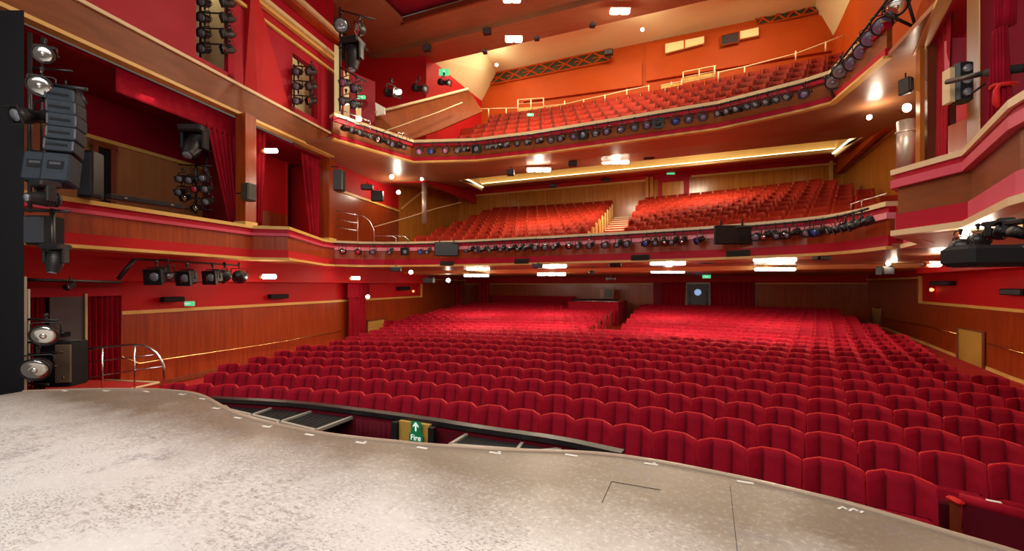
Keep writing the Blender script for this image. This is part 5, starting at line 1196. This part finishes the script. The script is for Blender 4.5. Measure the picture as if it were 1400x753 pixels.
# lanterns inside the left box
t = thing('lighting_ladder', 'black lighting ladder standing inside the left theatre box', 'lighting ladder')
for x in (268, 283): bar2((x, 172, 11.6), (x, 292, 11.6), .03).build('upright', M['black'], t)
for y in (185, 205, 225, 240, 255, 270, 285): bar2((245, y, 11.5), (290, y + 2, 11.5), .02).build('rung', M['black'], t)
moving_head(266, 200, 11.2, 1.5, .4, 'big black moving light high inside the left theatre box')
k = 0
for x, y, ln in ((249, 244, 'lens'), (262, 246, 'lens'), (280, 243, 'lens'), (248, 262, 'lens'), (269, 258, 'redlens'), (284, 258, 'lens'), (255, 270, 'silver'), (270, 284, 'silver'), (285, 275, 'lens')):
    lantern_at(x, y, 11.2, 'par', ln, .8, .3, '%s small lantern in the cluster inside the left box, %s counting down' % (LDESC[ln], ordw(k)), 'cluster of lanterns inside the left box'); k += 1
r = thing('loudspeaker', 'olive black speaker clamped to the nearer wood column', 'loudspeaker', D(340, 263, 11.5), TH - .3); MB().box((0, 0, 0), (.3, .28, .5), bev=.03).build('case', nm('olive_black', (.05, .05, .03), .5), r); MB().tube([(-.45, 0, 0), (-.1, 0, 0)], .02, 6).build('clamp_arm', M['black'], r)
# slots of the upper left wall
def slot_lights(px0, px1, py0, py1, d, n, lab, cols=2):
    t = thing('lighting_ladder', 'black lighting ladder in the %s' % lab, 'lighting ladder')
    for x in (px0 + 2, px1 - 4): bar2((x, py0, d), (x, py1, d), .03).build('upright', M['black'], t)
    m = 0
    for i in range(n):
        y = py0 + (py1 - py0) * (i + .5) / n; bar2((px0, y - 8, d), (px1 + 3, y - 6, d), .022).build('rung', M['black'], t)
        for j in range(cols):
            x = px0 + 8 + (px1 - px0 - 10) * j / max(1, cols - 1)
            lantern_at(x, y, d - .15, 'par', 'silver' if (i == n - 1 and j == cols - 1) else 'lens', 1.0, .3 - .5 * j, 'round lantern in the %s, %s from the top' % (lab, ordw(m)), 'lanterns in the upper left wall slots'); m += 1
slot_lights(272, 314, -28, 78, 11.6, 5, 'tall wall slot at top left')
slot_lights(400, 428, 88, 148, 14.2, 3, 'smaller wall slot further along the upper left')
# boom at 460-500
t = thing('lighting_ladder', 'black lighting boom at the end of the left wall', 'lighting ladder'); bar2((465, 10, 13.2), (465, 152, 13.2), .035).build('upright', M['black'], t)
for x0, y0, x1, y1 in ((465, 14, 513, 27), (467, 44, 503, 69), (464, 92, 502, 112), (463, 66, 500, 60)): bar2((x0, y0, 13.1), (x1, y1, 13.1), .025).build('rung', M['black'], t)
lantern_at(467, 36, 13.0, 'flood', 'lens', 1.15, .6, 'round lantern at the top of the boom, left of two', 'lanterns on the left boom'); lantern_at(492, 40, 13.0, 'flood', 'silver', 1.15, -.5, 'round lantern at the top of the boom, right of two', 'lanterns on the left boom')
moving_head(482, 78, 12.9, 1.5, .2, 'large dark moving light hanging on the left boom', tilt=1.45)
for i, (x, y, ln) in enumerate(((473, 113, 'lens_pink'), (488, 121, 'lens_violet'), (473, 138, 'lens'), (488, 143, 'lens'))): lantern_at(x, y, 13.0, 'par', ln, 1.05, -.1, '%s small lantern on the lower boom rails, %s counting down' % (LDESC[ln], ordw(i)), 'small lanterns on the left boom')
# lights at 540,120 near the bright spot
lantern_at(535, 127, 16.2, 'profile', 'lens', 1.6, 1.2, 'dark lantern silhouetted beside the flaring spotlight at the upper left'); lantern_at(573, 121, 17.0, 'profile', 'lens', 1.4, 1.4, 'small dark lantern on the red wall right of the flaring spotlight'); lantern_at(607, 113, 17.6, 'profile', 'lens', 1.2, 1.4, 'small dark lantern below the green glowing box')
poly([(513, 140, 15.9), (526, 147, 15.9), (526, 156, 15.9), (514, 158, 15.9)], 'white', 'trim_30', kind='structure')

# ================= RIGHT BOX: COLUMNS, CURTAINS, BAND =================
bandR = [A2(1253, 75, 6.7), A2(1290, -4, 6.7), (3.6, 5.0)]
for z0, z1, o, th, mt, nme in ((6.70, 6.78, .06, .2, 'gold', 'trim_31'), (6.78, 7.52, .02, .2, 'wood', 'trim_32')):
    MB().sweep(bandR, [(o, z0), (o, z1), (o - th, z1), (o - th, z0)]).build(nme, M[mt], kind='structure')
MB().prism([bandR[0], bandR[1], bandR[2], (8.5, 5.0), (8.5, 12)], 6.72, 6.8).build('ceiling', M['crimson'], kind='structure')
cA = D(1258, 200, 8.6); r = thing('column', 'dark column with a gold edge at the far side of the right box', 'column', (cA.x, cA.y, 0), -.2)
MB().box((0.0, 0, 4.95), (.07, .3, 3.6)).build('gold_edge', M['wood_gold'], r); MB().box((.30, 0.05, 4.95), (.42, .26, 3.6)).build('shaft', M['wood_dark'], r)
cB = D(1331, 200, 5.55); r = thing('column', 'tall shiny gold column standing on the right box front', 'column', (cB.x, cB.y, 0), -.5)
MB().box((0, 0, 5.2), (.115, .16, 3.6)).build('shaft', M['wood_gold'], r); MB().box((.055, 0, 5.2), (.012, .17, 3.6)).build('gold_edge', M['gold'], r); MB().box((.02, 0, 3.53), (.17, .2, .08)).build('plinth', M['gold'], r)
def rc(px0, px1, d0, d1, z0, z1, lab, folds=4, gather=None, amp=.04, mat='velvet'): nodes_curtain('curtain', D(px0, 390, d0), D(px1, 390, d1), z0, z1, lab, folds, amp, gather=gather, mat=mat)
rc(1284, 1302, 8.3, 7.4, 3.2, 6.7, 'dark crimson curtain at the left of the right box opening', 4, lambda v: (.55 + .45 * v, .3 + .2 * v))
bxw = [D(1296, 390, 7.6), D(1326, 390, 7.2)]
MB().sweep([(bxw[0].x, bxw[0].y), (bxw[1].x, bxw[1].y)], [(0, 2.6), (0, 4.7), (-.1, 4.7), (-.1, 2.6)]).build('wall_right', M['wood'], kind='structure')
w2 = [D(1270, 390, 10.5), D(1420, 390, 8.2)]
MB().sweep([(w2[0].x, w2[0].y), (w2[1].x, w2[1].y)], [(0, 2.6), (0, 6.75), (-.1, 6.75), (-.1, 2.6)]).build('wall_right', M['crimson'], kind='structure')
q = D(1306, 95, 7.6); MB().box((q.x, q.y, q.z), (.28, .12, 1.1), rz=TH).build('wall_right', M['rose'], kind='structure')
MB().sweep([(D(1337, 390, 5.7).x, D(1337, 390, 5.7).y), (D(1420, 390, 5.3).x, D(1420, 390, 5.3).y)], [(0, 2.6), (0, 8.0), (-.08, 8.0), (-.08, 2.6)]).build('wall_right', M['crimson_dark'], kind='structure')
rc(1360, 1392, 4.5, 4.25, 5.05 - .55, 7.0, 'bright crimson curtain gathered by a tie above the right box rail', 6, lambda v: (.45 + .5 * v, .5))
rc(1352, 1386, 4.5, 4.25, 3.42, 4.5, 'lower tail of the tied crimson curtain at the right edge', 5, lambda v: (.75 - .3 * v, .5))
r = thing('curtain_tie', 'crimson tie band knotted round the right box curtain', 'curtain tie', D(1372, 117, 4.35), TH); MB().tube([(-.10, 0, 0), (-.05, -.07, -.01), (.05, -.07, -.01), (.10, 0, 0), (.05, .07, .01), (-.05, .07, .01)], .022, 6, closed=True).build('band', M['velvet_pipe'], r)
MB().tube([(-.09, -.04, 0), (-.15, -.06, -.08), (-.15, -.06, -.2), (-.13, -.06, -.26)], [.012, .025, .03, .012], 6).build('knot_tail', M['velvet_pipe'], r)
t = thing('lighting_bar', 'horizontal black pole poking out of the right box with a square fixture', 'lighting bar'); MB().tube([D(1295, 112, 5.2), D(1362, 96, 4.6)], .032, 10).build('pipe', M['black'], t); MB().tube([D(1350, 99, 4.6), D(1400, 93, 4.2)], .045, 10).build('sleeve', M['blackmat'], t)
r = thing('moving_light', 'black panel light hung on the pole of the right box', 'moving light', D(1314, 114, 5.3), TH - .2)
MB().box((0, 0, 0), (.19, .16, .52), bev=.03).build('case', M['black'], r); MB().box((-.12, .02, -.02), (.06, .12, .44)).build('pale_side_panel', M['gold_pale'], r)
for z in (-.15, 0, .15): MB().lathe([(0, .05), (.03, .045)], (.0, -.08, z), (0, -1, 0), 12).build('lens', M['lens'], r)
MB().tube([(.04, -.1, -.18), (.16, -.12, -.08)], .015, 6).build('handle', M['black'], r)
# cluster of moving lights low on the right box front
t = thing('lighting_bar', 'black equipment shelf bar at the right edge below the box front', 'lighting bar'); MB().tube([D(1325, 346, 3.6), D(1420, 338, 3.2)], .04, 8).build('pipe', M['black'], t)
MB().box(D(1372, 350, 3.4), (.75, .3, .17), rz=TH - .1, bev=.03).build('shelf_case', M['blackmat'], t); MB().box(D(1350, 357, 3.45), (.42, .25, .1), rz=TH - .1, bev=.02).build('shelf_case', M['black'], t)
for i, (px, py, d, yaw) in enumerate(((1313, 337, 3.7, 1.7), (1337, 329, 3.8, 1.8))): lantern_at(px, py, d, 'flood', 'lens', .44, yaw, 'dark round lantern poking left from the right edge cluster, %s of two' % ('lower', 'upper')[i])
for i, (px, py, d) in enumerate(((1358, 320, 3.6), (1374, 316, 3.5), (1392, 318, 3.4))): moving_head(px, py, d, .30, .5 + i * .7, 'small moving light in the right edge cluster, %s from the left' % ordw(i), lens='silver', tilt=.4)
# ================= LIGHT AND CAMERA =================
w = bpy.data.worlds.new('house'); bpy.context.scene.world = w; w.use_nodes = True
bg = w.node_tree.nodes['Background']; bg.inputs[0].default_value = (1, .86, .74, 1); bg.inputs[1].default_value = .22
# stage working lights above and behind the viewer
area((-3.5, -1.0, 7.5), (math.radians(20), 0, 0), 8, 3, 880, (.98, .97, 1), 'stage_work_light')
area((-6, -.5, 6.2), (math.radians(42), 0, math.radians(-5)), 5, 2, 260, (1, .88, .8), 'stage_work_light')
area((1, -1.5, 6.5), (math.radians(55), 0, math.radians(5)), 5, 2, 340, (1, .86, .76), 'stage_work_light')
# house lights washing the auditorium from the main ceiling
for x, y, z, e in ((-6, 10, 12.6, 900), (2, 10, 12.6, 900), (-3, 13, 12.9, 700)):
    area((x, y, z), (0, 0, 0), 3, 1, e * .45, (1, .78, .55), 'house_light')
for x in (-8, -2.5, 3): area((x, 19.5, 14.6), (math.radians(15), 0, 0), 2, .6, 520, (1, .84, .55), 'upper_circle_fill')  # added warm fill over the upper circle, no fittings
cam = bpy.data.cameras.new('camera'); co = bpy.data.objects.new('camera', cam); C.objects.link(co)
cam.sensor_width = 36; cam.lens = 36 * F / 1400; cam.shift_y = (HOR - 376.5) / 1400; cam.clip_start = .05
co.location = (0, 0, EYE); co.rotation_euler = (math.pi / 2, 0, TH); sc = bpy.context.scene; sc.camera = co
sc.view_settings.view_transform = 'Standard'; sc.view_settings.look = 'None'; sc.view_settings.gamma = 1; sc.view_settings.use_curve_mapping = False
sc.view_settings.exposure = -1.0

area((-12.3, 6.0, 6.5), (0, math.radians(20), 0), 2.5, .3, 12, (1, .62, .55), 'box_fill_light')  # added fill without a fitting, lifts the dark back wall of the left box
area((-12.8, 10.4, 6.4), (0, math.radians(10), 0), .8, .4, 22, (1, .8, .6), 'box_fill_light')

for a_, z in ((292, 9.6), (416, 9.6)):
    q = on_band(a_, -.30); area((q.x, q.y, z + 1.2), (0, math.radians(25), 0), .5, .5, 30, (1, .85, .55), 'slot_fill_light')  # added area lights without fittings, brighten the beige slot backs
